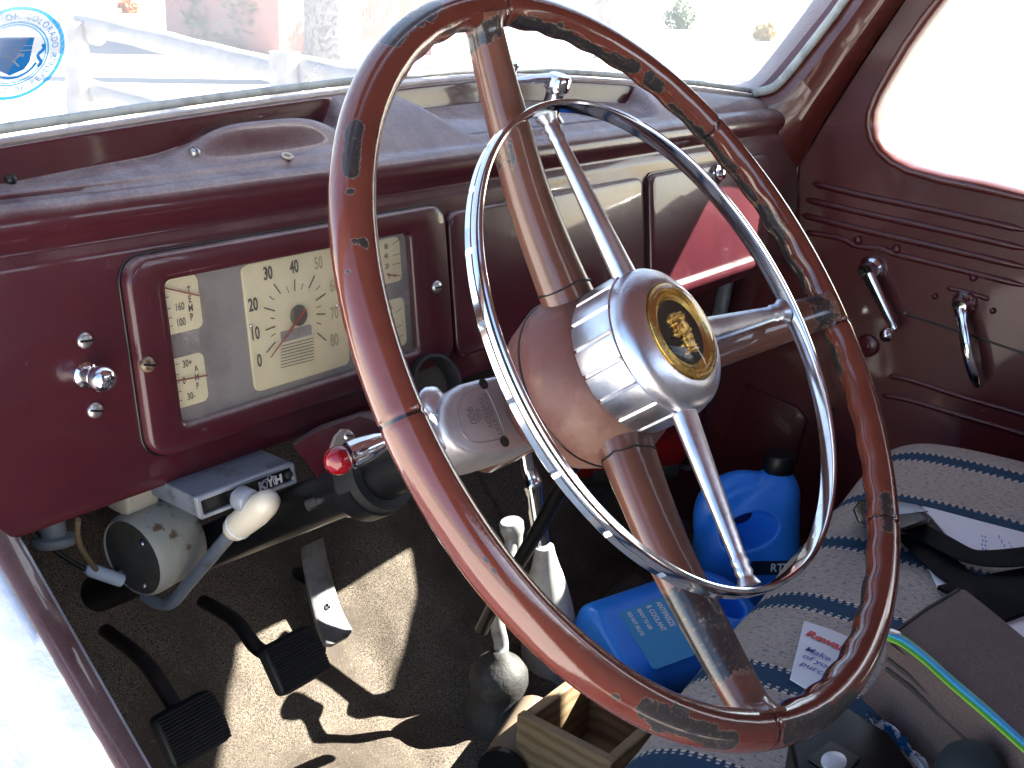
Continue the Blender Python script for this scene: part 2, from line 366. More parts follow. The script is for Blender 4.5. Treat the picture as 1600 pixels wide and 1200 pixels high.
def tube(P, rad, seg=14, flat=1., up=None, cap=True):
    """sweep along P; rad one number or one per point; flat squashes the section across 'up'"""
    P = [np.array(p, float) for p in P]; loops = []; n = len(P)
    u0 = None
    for i in range(n):
        d = P[min(i + 1, n - 1)] - P[max(i - 1, 0)]; d /= np.linalg.norm(d)
        if up is not None:
            v = np.array(up, float); v = v - d * (v @ d); v /= np.linalg.norm(v); u = np.cross(v, d)
        else:
            if u0 is None: u, v, _ = frame_of(d)
            else:
                u = u0 - d * (u0 @ d); u /= np.linalg.norm(u); v = np.cross(d, u)
            u0 = u
        r = rad[i] if hasattr(rad, '__len__') else rad
        fl = flat[i] if hasattr(flat, '__len__') else flat
        loops.append([P[i] + r * math.cos(2 * math.pi * k / seg) * u + r * fl * math.sin(2 * math.pi * k / seg) * v for k in range(seg)])
    return loft(loops, True, cap, cap)
def lathe(prof, c, axis, seg=40, cap0=True, cap1=True):
    """prof=[(radius, height along axis)]"""
    u, v, d = frame_of(axis); c = np.array(c, float)
    loops = [[c + d * h + r * (math.cos(2 * math.pi * k / seg) * u + math.sin(2 * math.pi * k / seg) * v) for k in range(seg)] for r, h in prof]
    return loft(loops, True, cap0, cap1)
def rrect(cx, cy, w_, h_, r, n=5):
    out = []
    for sx, sy, a0 in ((1, 1, 0), (-1, 1, 90), (-1, -1, 180), (1, -1, 270)):
        for k in range(n + 1):
            a = R(a0 + 90 * k / n); out.append((cx + sx * (w_ / 2 - r) + r * math.cos(a), cy + sy * (h_ / 2 - r) + r * math.sin(a)))
    return out
def slab(outline, fn, d0, d1, bev=.002, inset=None):
    """outline (a,b) list extruded between depths d0 (back) and d1 (front) with a rounded front edge; fn(a,b,depth)->world"""
    o = np.array(outline, float); n = len(o)
    def off(t):
        e = np.roll(o, -1, 0) - o; e2 = o - np.roll(o, 1, 0)
        nn = np.stack([e[:, 1], -e[:, 0]], 1); n2 = np.stack([e2[:, 1], -e2[:, 0]], 1)
        nn /= np.linalg.norm(nn, axis=1)[:, None] + 1e-12; n2 /= np.linalg.norm(n2, axis=1)[:, None] + 1e-12
        b = nn + n2; b /= np.linalg.norm(b, axis=1)[:, None] + 1e-12
        area = .5 * np.sum(o[:, 0] * np.roll(o[:, 1], -1) - np.roll(o[:, 0], -1) * o[:, 1])
        return o - b * t * (1 if area > 0 else -1)
    loops = [[fn(a, b, d0) for a, b in o], [fn(a, b, d1 - bev * (1 if d1 > d0 else -1)) for a, b in o]]
    for k in (1, 2, 3):
        t = R(30 * k); s = 1 if d1 > d0 else -1
        loops.append([fn(a, b, d1 - s * bev * (1 - math.sin(t))) for a, b in off(bev * (1 - math.cos(t)))])
    return loft(loops)
def ringslab(outer, inner, fn, d0, d1, bev=.002, inner_back=None):
    """frame: outer and inner outlines with the same number of points"""
    O, I = np.array(outer, float), np.array(inner, float); c = I.mean(0)
    def sh(o, t):
        v = c - o; return o + np.sign(v) * t
    L_ = [[fn(a, b, d0) for a, b in O], [fn(a, b, d1 - bev) for a, b in O], [fn(a, b, d1 - bev * .3) for a, b in sh(O, bev * .3)], [fn(a, b, d1) for a, b in sh(O, bev)],
          [fn(a, b, d1) for a, b in sh(I, -bev)], [fn(a, b, d1 - bev * .3) for a, b in sh(I, -bev * .3)], [fn(a, b, d1 - bev) for a, b in I], [fn(a, b, d0 if inner_back is None else inner_back) for a, b in I]]
    return loft(L_, True, False, False)
def box(c, s, bev=.003, rot=None):
    fn = lambda a, b, d: np.array(c) + (rot if rot is not None else np.eye(3)) @ np.array([a, b, d])
    o = rrect(0, 0, s[0], s[1], min(bev, s[0] / 2.1, s[1] / 2.1), 3)
    d = s[2] / 2; oo = np.array(o); f = 1 - 2 * bev / np.array([s[0], s[1]])
    return loft([[fn(a, b, -d) for a, b in oo * f], [fn(a, b, -d + bev) for a, b in oo], [fn(a, b, d - bev) for a, b in oo], [fn(a, b, d) for a, b in oo * f]])
def ellipsoid(c, r, axis=(0, 0, 1), seg=20, rows=12):
    return lathe([(max(1e-5, r * math.sin(math.pi * k / rows)), -r * math.cos(math.pi * k / rows)) for k in range(rows + 1)], c, axis, seg, False, False)
def text2d(body, size, sx=1., align='CENTER', bold=0.):
    cu = bpy.data.curves.new('t', 'FONT'); cu.body = body; cu.size = size; cu.align_x = align; cu.align_y = 'CENTER'; cu.offset = bold; cu.resolution_u = 3
    o = bpy.data.objects.new('t', cu); COL.objects.link(o)
    dg = bpy.context.evaluated_depsgraph_get(); me = o.evaluated_get(dg).to_mesh()
    V = [(v.co.x * sx, v.co.y) for v in me.vertices]; Fc = [tuple(p.vertices) for p in me.polygons]
    bpy.data.objects.remove(o); bpy.data.curves.remove(cu)
    return V, Fc
def text3(body, size, fn, sx=1., ang=0., align='CENTER', bold=0., at=(0, 0)):
    V, Fc = text2d(body, size, sx, align, bold); c, s = math.cos(ang), math.sin(ang)
    return [fn(at[0] + x * c - y * s, at[1] + x * s + y * c) for x, y in V], Fc
def strip2(p, q, wd, fn):
    p, q = np.array(p, float), np.array(q, float); d = (q - p) / np.linalg.norm(q - p); n = np.array([-d[1], d[0]]) * wd / 2
    return [fn(*(p + n)), fn(*(q + n)), fn(*(q - n)), fn(*(p - n))], [(0, 1, 2, 3)]
def poly(pts, holes, fn, d0, d1):
    """flat plate with holes"""
    bm = bmesh.new()
    for lp in [pts] + holes:
        vs = [bm.verts.new((a, b, 0)) for a, b in lp]
        for i in range(len(vs)): bm.edges.new((vs[i], vs[(i + 1) % len(vs)]))
    bmesh.ops.triangle_fill(bm, use_beauty=True, edges=bm.edges[:])
    bm.verts.index_update(); V2 = [(v.co.x, v.co.y) for v in bm.verts]; T = [tuple(v.index for v in f.verts) for f in bm.faces]; bm.free()
    n = len(V2); V = [fn(a, b, d0) for a, b in V2] + [fn(a, b, d1) for a, b in V2]
    Fc = [t[::-1] for t in T] + [tuple(i + n for i in t) for t in T]; k = 0
    for lp in [pts] + holes:
        c = len(lp)
        for i in range(c): a, b = k + i, k + (i + 1) % c; Fc.append((a, b, b + n, a + n))
        k += c
    return V, Fc
def grid(fn, nu, nv, close_u=False):
    V = [fn(i / (nu - (0 if close_u else 1)), j / (nv - 1)) for j in range(nv) for i in range(nu)]
    Fc = [(j * nu + i, j * nu + (i + 1) % nu, (j + 1) * nu + (i + 1) % nu, (j + 1) * nu + i) for j in range(nv - 1) for i in range(nu if close_u else nu - 1)]
    return V, Fc
def sstep(a, b, x):
    t = min(1, max(0, (x - a) / (b - a))); return t * t * (3 - 2 * t)
def nz(*p): return mnoise.noise(Vector(p))
def screw(c, axis, r, material, parent, name='screw'):
    u, v, d = frame_of(axis)
    dome = lathe([(r, -.002), (r, .0006), (r * .93, r * .30), (r * .7, r * .48), (r * .35, r * .56), (.0001, r * .58)], c, axis, 20)
    s = obj(name, dome, material, parent)
    a = random.uniform(-.3, .3)
    f = lambda x, y, dd: np.array(c) + (u * math.cos(a) + v * math.sin(a)) * x + (v * math.cos(a) - u * math.sin(a)) * y + d * dd
    obj('slot', slab([(-r * .8, -r * .13), (r * .8, -r * .13), (r * .8, r * .13), (-r * .8, r * .13)], f, r * .1, r * .60, .0001), 'black', s, 0)
    return s

CX = .37                                     # cab centre line
# ------------------------------------------------------------------ setting: outdoors
def blob_crown(c, r, n, size, seed, sq=(1, 1, 1)):
    rnd = random.Random(seed); V = []; Fc = []
    for i in range(n):
        while True:
            p = Vector((rnd.uniform(-1, 1), rnd.uniform(-1, 1), rnd.uniform(-1, 1)))
            if p.length < 1 and nz(p.x * 2.2 + seed, p.y * 2.2, p.z * 2.2) > -.12 + .25 * (p.length - .6): break
        q = Vector((p.x * r * sq[0], p.y * r * sq[1], p.z * r * sq[2])) + Vector(tuple(map(float, c)))
        a = Vector((rnd.uniform(-1, 1), rnd.uniform(-1, 1), rnd.uniform(-1, 1))).normalized(); b = a.orthogonal().normalized(); s = size * rnd.uniform(.6, 1.3)
        k = len(V); V += [q + a * s, q + b * s * .45, q - a * s, q - b * s * .45]; Fc.append((k, k + 1, k + 2, k + 3))
    return V, Fc
G = -.78
def gz(x, y): return G + .05 * nz(x * .25, y * .25, 3) + (.02 * nz(x * 1.7, y * 1.7, 9))
gv, gf = grid(lambda u, v: ((u - .5) * 300, (v - .3) * 300, gz((u - .5) * 300, (v - .3) * 300)), 160, 160)
tag(obj('ground', (gv, gf), 'ground'), 'pale sunlit gravel yard outside the truck', kind='structure')

PF = onZ(445, 96, .26); FD = ray(-900, -112); FD = np.array([FD[0], FD[1], 0]); FD /= np.linalg.norm(FD)
fence = thing('rail_fence', 'weathered grey rail fence with round posts seen through the windshield', 'fence', (PF[0], PF[1], G))
def fp(s, z): return np.array([PF[0] + FD[0] * s, PF[1] + FD[1] * s, z])
for s in (-3.2, 0, 3.4, 6.8):
    p = fp(s, G - .2)
    obj('post', tube([p + np.array([.01 * nz(k, s, 1), .01 * nz(s, k, 2), k * .13]) for k in range(11)], [.13 - .003 * k for k in range(11)], 12), 'fence', fence)
for i, (a, b, za, zb) in enumerate(((-3.2, 0, .18, .22), (0, 3.4, .16, .30), (3.4, 6.8, .22, .24), (-3.2, 0, -.3, -.28), (0, 3.4, -.3, -.25))):
    side = np.array([-FD[1], FD[0], 0]) * -.13
    pts = [fp(a + (b - a) * t, za + (zb - za) * t) + side + np.array([0, 0, .03 * nz(t * 3, i, 5)]) for t in np.linspace(-.05, 1.05, 12)]
    obj('rail', tube(pts, [.085 + .012 * nz(k * .7, i, 2) for k in range(12)], 10), 'fence', fence)

def tree(u, y, rad, label, h=6, crown=None):
    p = onY(u, 60, y); b = np.array([p[0], p[1], G - .1])
    t = thing('tree', label, 'tree', b)
    obj('trunk', tube([b + np.array([.12 * nz(k * .5, u, 1), .12 * nz(u, k * .5, 4), k * .5]) for k in range(int(h / .5) + 1)], [rad * (1.25 - .05 * k + .08 * nz(k, u, 7)) for k in range(int(h / .5) + 1)], 16), 'barkpale', t)
    obj('crown', blob_crown(b + np.array([0, 0, h]), 2.2, 2500, .14, int(u), (1, 1, .7)), 'leaf', t, 0)
tree(520, 13, .38, 'broad pale tree trunk just left of the steering wheel through the windshield')
tree(946, 15, .22, 'slim pale tree trunk behind the right half of the steering wheel rim')
tree(1300, 9, .16, 'dark leaning tree beside the right windshield pillar')
def shrub(u, v, y, r, label, m='leaf', n=1500, s=.09):
    p = onZ(u, v + 6, G + .62 * r); t = thing('shrub', label, 'shrub', (p[0], p[1], G))
    obj('foliage', blob_crown(p, r, n, s, int(u + v)), m, t, 0)
    obj('stem', tube([(p[0], p[1], G - .05), (p[0] + .05, p[1], p[2])], [.05, .02], 8), 'barkpale', t)
shrub(385, 10, 13, 1.3, 'green leafy shrub behind the rail fence at upper left')
shrub(1062, 22, 14, .75, 'green leafy shrub above the rim on the right side')
shrub(1195, 46, 12, .42, 'yellow flowering shrub near the right windshield pillar', 'yellow', 800)
shrub(200, 5, 13, .35, 'orange flowering shrub beyond the sticker at upper left', 'orange', 500)
shrub(290, 33, 14, .25, 'low orange flowering shrub between the sticker and the green shrub', 'orange', 300)
bp = onY(575, 30, 17); bt = thing('barn', 'red boarded barn wall beyond the windshield', 'barn', (bp[0], bp[1], G))
bx = np.array([bp[0], bp[1] + 2, G + 1.6])
obj('wall', box(bx, (4.4, 3.6, 3.6), .02), 'barn', bt)
obj('roof', join(([bx + np.array(q) for q in ((-2.5, -2.1, 1.75), (2.5, -2.1, 1.75), (2.5, 0, 2.9), (-2.5, 0, 2.9), (2.5, 2.1, 1.75), (-2.5, 2.1, 1.75), (-2.5, 0, 1.75), (2.5, 0, 1.75))], [(0, 1, 2, 3), (3, 2, 4, 5), (0, 3, 5, 6), (1, 7, 4, 2)])), 'fence', bt, 0)
obj('door', box(bx + np.array([-.6, -1.84, -.5]), (1.1, .06, 2.1), .01), 'fence', bt)
# a low bank of pale rocks across the yard on the right
rk = random.Random(5)
for i, (u, v, y, s) in enumerate(((860, 78, 8.5, .26), (930, 92, 8, .34), (985, 100, 7.6, .24), (1040, 108, 7.4, .36), (1105, 112, 7.2, .28), (1150, 120, 7, .22), (330, 88, 8.6, .28), (500, 112, 7.6, .25))):
    p = onY(u, v, y); p[2] = G + s * .3
    vv, ff = grid(lambda a, b: (0, 0, 0), 2, 2)
    def rockpt(a, b):
        d = Vector((math.cos(6.283 * a) * math.sin(math.pi * b), math.sin(6.283 * a) * math.sin(math.pi * b), -math.cos(math.pi * b)))
        q = s * (1 + .35 * nz(d.x * 1.5 + i * 9, d.y * 1.5, d.z * 1.5)); return (p[0] + d.x * q * 1.5, p[1] + d.y * q, p[2] + d.z * q * .7)
    o = obj('boulder', grid(rockpt, 18, 10, True), 'fence' if i % 3 else 'barn', None, 30)
    side = ['farthest boulder right of the top spoke', 'wide grey boulder above the horn ring', 'small grey boulder at the middle of the rock row', 'large reddish boulder near the right end of the rock row', 'flat grey boulder beside the rim on the right', 'last small boulder before the right pillar', 'reddish boulder under the sloping fence rail', 'grey boulder just right of the fence post'][i]
    tag(o, side + ' outside the windshield', 'boulder', 'boulders in the yard')

# ------------------------------------------------------------------ setting: the cab
def floor_z(x, y):
    z = 0.0
    z += .075 * sstep(.14, .0, abs(x - .40)) * sstep(.25, .5, y) * .6
    if y > .48: z += (y - .48) * (1.02 + .1 * nz(x * 3, y * 3, 1)) if y < .84 else min(.367 + (y - .84) * 5, .50)
    z += .006 * nz(x * 9, y * 9, 1) + .004 * nz(x * 30, y * 30, 2)
    z += .008 * sstep(.335, .345, y + .02 * nz(x * 6, 0, 8)) * (x < .6)                 # edge of the loose mat
    return z
fl = obj('floor', grid(lambda u, v: (-.30 + 1.26 * u, -.76 + 1.72 * v, floor_z(-.30 + 1.26 * u, -.76 + 1.72 * v)), 180, 240), 'carpet', None, 60)
tag(fl, 'brown carpeted cab floor and sloping toe board', kind='structure')

cab = thing('truck_cab', 'maroon painted steel cab shell with pillars, roof and rear wall around the dashboard', 'truck cab', (CX, 0, 0))
# right windshield pillar: inner edge beside the glass, outer edge along the door gap
inn = smooth_path([onX(1190, 156, .875), onX(1222, 147, .885), onX(1250, 118, .892), onX(1300, 55, .90), onX(1342, -2, .905), np.array([.905, .20, .95]), np.array([.90, .13, 1.07])], 8)
out = smooth_path([onX(1225, 311, .938), onX(1250, 262, .942), onX(1290, 190, .948), onX(1345, 105, .952), onX(1397, 28, .955), np.array([.955, .15, .95]), np.array([.955, .06, 1.08])], 8)
L_ = []
for i, (a, b) in enumerate(zip(inn, out)):
    e = np.array([.05, .05, .0]); c = (a + b) / 2 - np.array([.018, .012, -.004])
    g = a + np.array([.012, .03, .01])
    L_.append([a + np.array([0, .018, .006]), a, a * .85 + c * .15 - np.array([.004, .004, 0]), c * .8 + a * .2, c, c * .75 + b * .25, b * .88 + c * .12, b, b + np.array([.012, .006, 0]), b + e, g + e])
obj('windshield_pillar', loft(L_), 'pillar_paint', cab, 50)
obj('pillar_gasket', tube([p + np.array([-.002, .012, .008]) for p in inn], .006, 10), 'gasket', cab)
obj('door_seal', tube([p + np.array([.016, .008, 0]) for p in out], .013, 10), 'rubber', cab)
# left pillar mirrored about the cab centre (out of the picture, frames the glass)
Lm = [[np.array([2 * .275 - p[0], p[1], p[2]]) for p in l] for l in L_]
obj('windshield_pillar', loft(Lm), 'pillar_paint', cab, 50)
# kick panel below the dash end
obj('kick_panel', join(box((.957, .60, .30), (.02, .52, .66), .006), box((.944, .60, .22), (.012, .30, .26), .012)), 'maroon', cab)
obj('kick_panel', box((-.285, .60, .30), (.02, .50, .66), .006), 'maroon', cab)
obj('firewall', box((CX, .935, .26), (1.30, .02, .50), .005), 'darkcarpet', cab)
# cowl top closing the space under the glass, roof, header, rear wall with its window
obj('cowl_top', poly([(-.30, .47), (1.0, .47), (1.0, .96), (-.30, .96)], [], lambda a, b, d: np.array([a, b, .635 + d - .30 * (b - .47)]), 0, .01), 'maroon', cab)
rl = [[np.array([x, y, 1.10 + .05 * math.sin(math.pi * (x + .33) / 1.4) * math.sin(math.pi * min(1, max(0, (y + .78) / .95))) + d]) for x in np.linspace(-.33, 1.07, 15)] for d in (0,) for y in np.linspace(.10, -.78, 12)]
obj('roof', loft(rl, False, False, False), 'headliner', cab)
rv = [[p + np.array([0, 0, .012]) for p in l] for l in rl]
obj('roof_skin', loft(rv, False, False, False), 'maroon', cab)
obj('windshield_header', box((CX, .16, 1.07), (1.24, .08, .08), .02), 'pillar_paint', cab)
obj('rear_wall', poly([(-.33, .0), (1.07, .0), (1.07, 1.13), (-.33, 1.13)], [rrect(CX - .06, .90, .80, .26, .06, 5)], lambda a, b, d: np.array([a, -.77 + d, b]), 0, .03), 'maroon', cab)
obj('door_post', box((-.33, -.62, .53), (.05, .34, 1.12), .01), 'maroon', cab)
obj('roof_rail', box((-.33, -.30, 1.09), (.05, 1.0, .06), .01), 'maroon', cab)
obj('sill', box((-.34, -.25, -.03), (.10, 1.1, .10), .012), 'maroon', cab)
# the driver's door jamb: scuffed bare face with a painted edge, lower left of the picture
j0, j1 = np.array([-.232, .330, .462]), np.array([-.165, .235, .235])
j0 = onY(-2, 852, .325); j1 = onY(205, 1215, .235)
jd = (j1 - j0) / np.linalg.norm(j1 - j0); jn = np.array([-.80, -.60, 0]); jw = np.cross(jn, jd); jw /= np.linalg.norm(jw)
if jw[0] > 0: jw = -jw
def jf(a, b, d): return j0 + jd * a + jw * b + np.cross(jd, jw) * d
Lj = np.linalg.norm(j1 - j0)
jl = []
for t in np.linspace(-.25, 1.3, 14):
    q = j0 + jd * Lj * t; nn = np.cross(jd, jw); nn = nn if nn @ (CP - q) > 0 else -nn
    jl.append([q + nn * -.02, q - nn * .002, q + nn * .002 + jw * .003, q + jw * .0052 + nn * .002])
obj('jamb_edge', loft(jl), 'maroon', cab, 60)
jl = []
for i, t in enumerate(np.linspace(-.25, 1.3, 30)):
    q = j0 + jd * Lj * t; nn = np.cross(jd, jw); nn = nn if nn @ (CP - q) > 0 else -nn
    jl.append([q + jw * (.005 + .14 * s) + nn * (.002 + .0065 * math.sin(min(1, s * 5) * math.pi / 2) + .0012 * nz(i * .6, s * 9, 2) - .03 * s * s) for s in np.linspace(0, 1, 24)] + [q + jw * .15 - nn * .06, q + jw * .005 - nn * .03])
obj('jamb_face', loft(jl), 'jamb', cab, 70)

# windshield: two panes meeting at the centre
def wbase(x):
    d = abs(x - CX); return np.array([x, .458 - .062 * (d / .55) ** 1.2, .716 - (.037 if x > CX else .017) * (d / .53) ** 1.6])
UP = np.array([0, -.50, .866])
ws = thing('windshield', 'two pane windshield glass in a grey gasket, bright yard behind', 'windshield', (CX, .45, .72))
for x0, x1 in ((-.27, CX), (CX, .93)):
    def wf(u, v):
        x = x0 + (x1 - x0) * u; return wbase(x) + UP * (.006 + .40 * v) + np.array([0, .012 - .03 * (abs(x - CX) / .55) ** 2 * v, 0])
    obj('glass_pane', grid(wf, 24, 8), 'glass', ws, 60)
obj('gasket', tube([wbase(x) + np.array([0, .006, .003]) for x in np.linspace(-.27, .885, 80)], .0034, 10), 'gasket', ws)
obj('metal_trim', tube([wbase(x) + np.array([0, -.003, -.004]) for x in np.linspace(-.27, .885, 80)], .003, 8), 'cast_metal', ws)
# ------------------------------------------------------------------ dashboard
dash = thing('dashboard', 'dusty maroon steel dashboard with instrument cluster and glove box', 'dashboard', (CX, .36, .455))
X0, X1 = -.238, .938
def pocket(x, t):
    """1 inside the sunken shelves under the glass"""
    a = sstep(-.30, -.29, x) * sstep(.150, .132, x + .01 * (1 - t))
    e = .055 * (1 - t)
    b = sstep(.222 + e, .240 + e, x) * sstep(.628 - e * .3, .606 - e * .3, x)
    return max(a, b)
def dtop(x, t):
    a = np.array([x, .370, .6632]); b = wbase(x) + np.array([0, -.007, -.006])
    ramp = a * (1 - t) + b * t; ramp[2] += .004 * math.sin(math.pi * t)
    k = pocket(x, t)
    s = .93; ts = min(1, t / s)
    y = a[1] + (b[1] - .004 - a[1]) * (ts if t < s else 1)
    ze = b[2] - .022; zs = .6632 + (ze - .6632) * ts
    zb = zs if t < s else zs + (b[2] - zs) * sstep(s, 1.0, t)
    sh = np.array([x, y + (.004 * (t - s) / (1 - s) if t > s else 0), zb])
    k *= sstep(.06, .28, t) * .999
    P = ramp * (1 - k) + sh * k
    # pressed bulge over the wiper motor in the left shelf
    u1 = (x - .055) / .075; v1 = (t - .62 + .10 * u1) / .30
    P[2] += .020 * math.exp(-(u1 ** 4 + v1 ** 2 * 1.4)) * (t < .97)
    P[2] += .0006 * nz(x * 14, t * 3, 4)
    return P
prof = []
def row(f): prof.append(f)
row(lambda x: np.array([x, yd(.468) + .06, .474])); row(lambda x: np.array([x, yd(.458) + .018, .4585])); row(lambda x: np.array([x, yd(.456) + .008, .4555]))
row(lambda x: np.array([x, yd(.456) + .002, .4565])); row(lambda x: np.array([x, yd(.460), .460]))
for z in np.linspace(.466, .622, 14): row(lambda x, z=z: dp(x, z, .0012 * nz(x * 4, z * 12, 2)))
row(lambda x: dp(x, .627, -.0005)); row(lambda x: dp(x, .631, -.004)); row(lambda x: dp(x, .635, -.0045))
for a in np.linspace(205, 98, 14): row(lambda x, a=a: np.array([x, .3670 + .0150 * math.cos(R(a)), .6485 + .0150 * math.sin(R(a)) + .0008 * nz(x * 6, a * .02, 6)]))
for t in list(np.linspace(.02, .89, 22)) + list(np.linspace(.90, 1, 16)): row(lambda x, t=t: dtop(x, t))
row(lambda x: wbase(x) + np.array([0, .004, -.003])); row(lambda x: wbase(x) + np.array([0, .012, -.03]))
xs = np.linspace(X0, X1, 260)
obj('panel', loft([[f(x) for f in prof] for x in xs], False, False, False), 'maroon', dash, 50)
obj('end_cap', box((X1 + .004, .40, .55), (.012, .11, .20), .004), 'maroon', dash)
obj('end_cap', box((X0 - .004, .40, .56), (.012, .11, .22), .004), 'maroon', dash)
# drip of old paint and a hole grommet on the dash top, small screws in the shelf
for (u, v) in ((303, 236), (470, 192), (15, 272)):
    P = min((dtop(x, t) for x in np.linspace(X0, .3, 120) for t in np.linspace(0, .97, 40)), key=lambda p: np.hypot(*(proj(p) - (u, v))))
    screw(P, (0, -.3, 1), .0042, 'steel' if u > 100 else 'black', dash, 'top_screw')
P = min((dtop(x, t) for x in np.linspace(0, .3, 120) for t in np.linspace(0, .97, 40)), key=lambda p: np.hypot(*(proj(p) - (448, 246))))
obj('grommet', lathe([(.0028, 0), (.0048, 0), (.0052, .0012), (.0044, .002), (.0028, .0016), (.0026, 0)], P, (0, -.35, 1), 18, False, False), 'ivory', dash)

# instrument cluster: bezel, backing, four cards and the speedometer, glass
cl = obj('instrument_cluster', slab(rrect(.0335, .551, .255, .114, .006), dp, .0005, .0022, .0003), 'dialgrey', dash, 0)
obj('bezel', ringslab(rrect(.0420, .550, .318, .140, .017, 7), rrect(.0335, .550, .2435, .102, .006, 7), dp, .0, .0098, .0034, .001), 'maroon', cl, 60)
obj('bezel_seat', ringslab(rrect(.0415, .550, .321, .1425, .018, 7), rrect(.0420, .550, .318, .140, .017, 7), dp, -.001, .0016, .0008), 'black', cl, 60)
def card(name, x0, x1, z0, z1, r=.005, d=.0036):
    return obj(name, slab(rrect((x0 + x1) / 2, (z0 + z1) / 2, x1 - x0, z1 - z0, r), dp, .002, d, .0006), 'cream', cl, 40)
card('temperature_card', -.090, -.058, .5625, .601); card('ammeter_card', -.090, -.061, .5095, .5455)
card('oil_card', .1215, .147, .5615, .599); card('fuel_card', .1215, .147, .506, .5475)
card('speedometer_dial', -.0195, .0785, .5045, .6005, .006, .0042)
px = lambda u, v: np.array(dash_at(u, v))
f36 = lambda a, b: dp(a, b, .0043); f42 = lambda a, b: dp(a, b, .0049)
inks, faded = [], []
for s, u, v, f in (('0', 399, 563, 0), ('10', 392, 521, 0), ('20', 389, 476, 0), ('30', 412, 427, 0), ('40', 453, 417, 0), ('50', 491, 411, 1), ('60', 515, 446, 1), ('70', 516, 489, 1), ('80', 516, 531, 1)):
    (faded if f else inks).append(text3(s, .0135, f42, .66, 0, 'CENTER', .0002 if f else .00035, px(u, v)))
for i, (a, b) in enumerate((((410, 550), (424, 533)), ((408, 515), (424, 509)), ((406, 480), (423, 485)), ((421, 443), (432, 458)), ((454, 436), (454, 454)), ((485, 430), (476, 450)), ((502, 458), (487, 469)), ((502, 490), (488, 490)), ((503, 531), (489, 519)))):
    inks.append(strip2(px(*a), px(*b), .0011, f42))
for a, b in (((417, 525), (424, 520)), ((416, 496), (423, 497)), ((414, 462), (422, 468)), ((441, 447), (445, 457)), ((467, 442), (464, 452)), ((494, 445), (487, 453)), ((495, 477), (488, 480)), ((495, 506), (488, 503))):
    inks.append(strip2(px(*a), px(*b), .0007, f42))
for k in range(8):
    inks.append(strip2(px(432, 540 + 4.8 * k), px(484, 527 + 4.8 * k), .0006, f42))
obj('speedometer_numerals', join(*inks), 'ink', cl, 0)
obj('faded_numerals', join(*faded), 'faded_ink', cl, 0)
pv = px(460, 492)
obj('odometer_window', slab(rrect(*px(457, 520), .031, .0085, .001, 3), dp, .003, .0048, .0002), 'dialgrey', cl, 0)
od = [text3(str(d), .0062, lambda a, b: dp(a, b, .0053), .7, 0, 'CENTER', .0001, px(436 + 9.5 * i, 524 - 2.3 * i)) for i, d in enumerate('53952')]
obj('odometer_digits', join(*od), 'faded_ink', cl, 0)
obj('needle_hub', lathe([(.0082, 0), (.0082, .0012), (.0070, .0026), (.003, .0030), (.0001, .0030)], dp(*pv, .0045), DN, 24), 'drumback', cl)
nd0, nd1 = pv, px(413, 557)
obj('needle', tube([dp(*(nd0 + (nd1 - nd0) * t), .0075) for t in (-.15, 0, 1)], [.0010, .0011, .0004], 8), 'needle', cl)
t1 = []
for i, ch in enumerate('TEMP'): t1.append(text3(ch, .0072, f36, .75, 0, 'CENTER', .0001, px(289.5 + 1.4 * i, 453 + 14 * i)))
t1 += [text3('160', .0078, f36, .68, 0, 'CENTER', .0001, px(275, 479)), text3('100', .0078, f36, .68, 0, 'CENTER', .0001, px(277, 503))]
tT = list(t1); t1 = []
for i, ch in enumerate('AMP'): t1.append(text3(ch, .0066, f36, .75, 0, 'CENTER', .0001, px(301 + 1.0 * i, 575 + 13.5 * i)))
t1 += [text3('30+', .0074, f36, .7, 0, 'CENTER', .0001, px(287, 567)), text3('0', .0074, f36, .7, 0, 'CENTER', .0001, px(282, 594)), text3('30-', .0074, f36, .7, 0, 'CENTER', .0001, px(293, 618))]
for u, v in ((252, 465), (255, 483), (257, 497), (258, 510)): tT.append(strip2(px(u, v), px(u + 6, v - 2), .0005, f36))
for u, v in ((268, 569), (268, 585), (270, 598), (272, 612), (273, 626)): t1.append(strip2(px(u, v), px(u + 6, v - 2), .0005, f36))
tO = [text3(s_, .0062, f36, .75, 0, 'CENTER', .0001, px(u, v)) for s_, u, v in (('80', 598, 385), ('40', 598, 400), ('20', 599, 416), ('5', 602, 431))]
tO += [strip2(px(*a), px(*b), .0005, f36) for a, b in (((607, 382), (620, 372)), ((608, 399), (621, 395)), ((608, 413), (621, 410)), ((609, 428), (621, 431)))]
tF = [text3(s_, .0058, f36, .75, 0, 'CENTER', .0001, px(u, v)) for s_, u, v in (('F', 606, 482), ('E', 612, 528))]
tF += [strip2(px(*a), px(*b), .0005, f36) for a, b in (((613, 488), (622, 480)), ((614, 511), (622, 507)), ((617, 526), (624, 523)))]
obj('temperature_lettering', join(*tT), 'ink', cl, 0); obj('ammeter_lettering', join(*t1), 'ink', cl, 0); obj('oil_lettering', join(*tO), 'ink', cl, 0); obj('fuel_lettering', join(*tF), 'ink', cl, 0)
for a, b in (((250, 449), (304, 461)), ((268, 594), (317, 585)), ((598, 428), (612, 431))):
    obj('gauge_needle', tube([dp(*px(*a), .0052), dp(*px(*b), .0052)], .0006, 6), 'needle', cl)
obj('dial_glass', slab(rrect(.0335, .550, .243, .1015, .006), dp, .0078, .0084, .0002), 'dialglass', cl, 0)
for u, v in ((386, 508), (521, 476)): obj('dial_rivet', ellipsoid(dp(*px(u, v), .0045), .0018), 'chrome', cl)
for u, v in ((217, 567), (669, 447)): screw(dp(*px(u, v), .0100), DN, .0056, 'rusty' if u < 300 else 'steel', cl, 'bezel_screw')
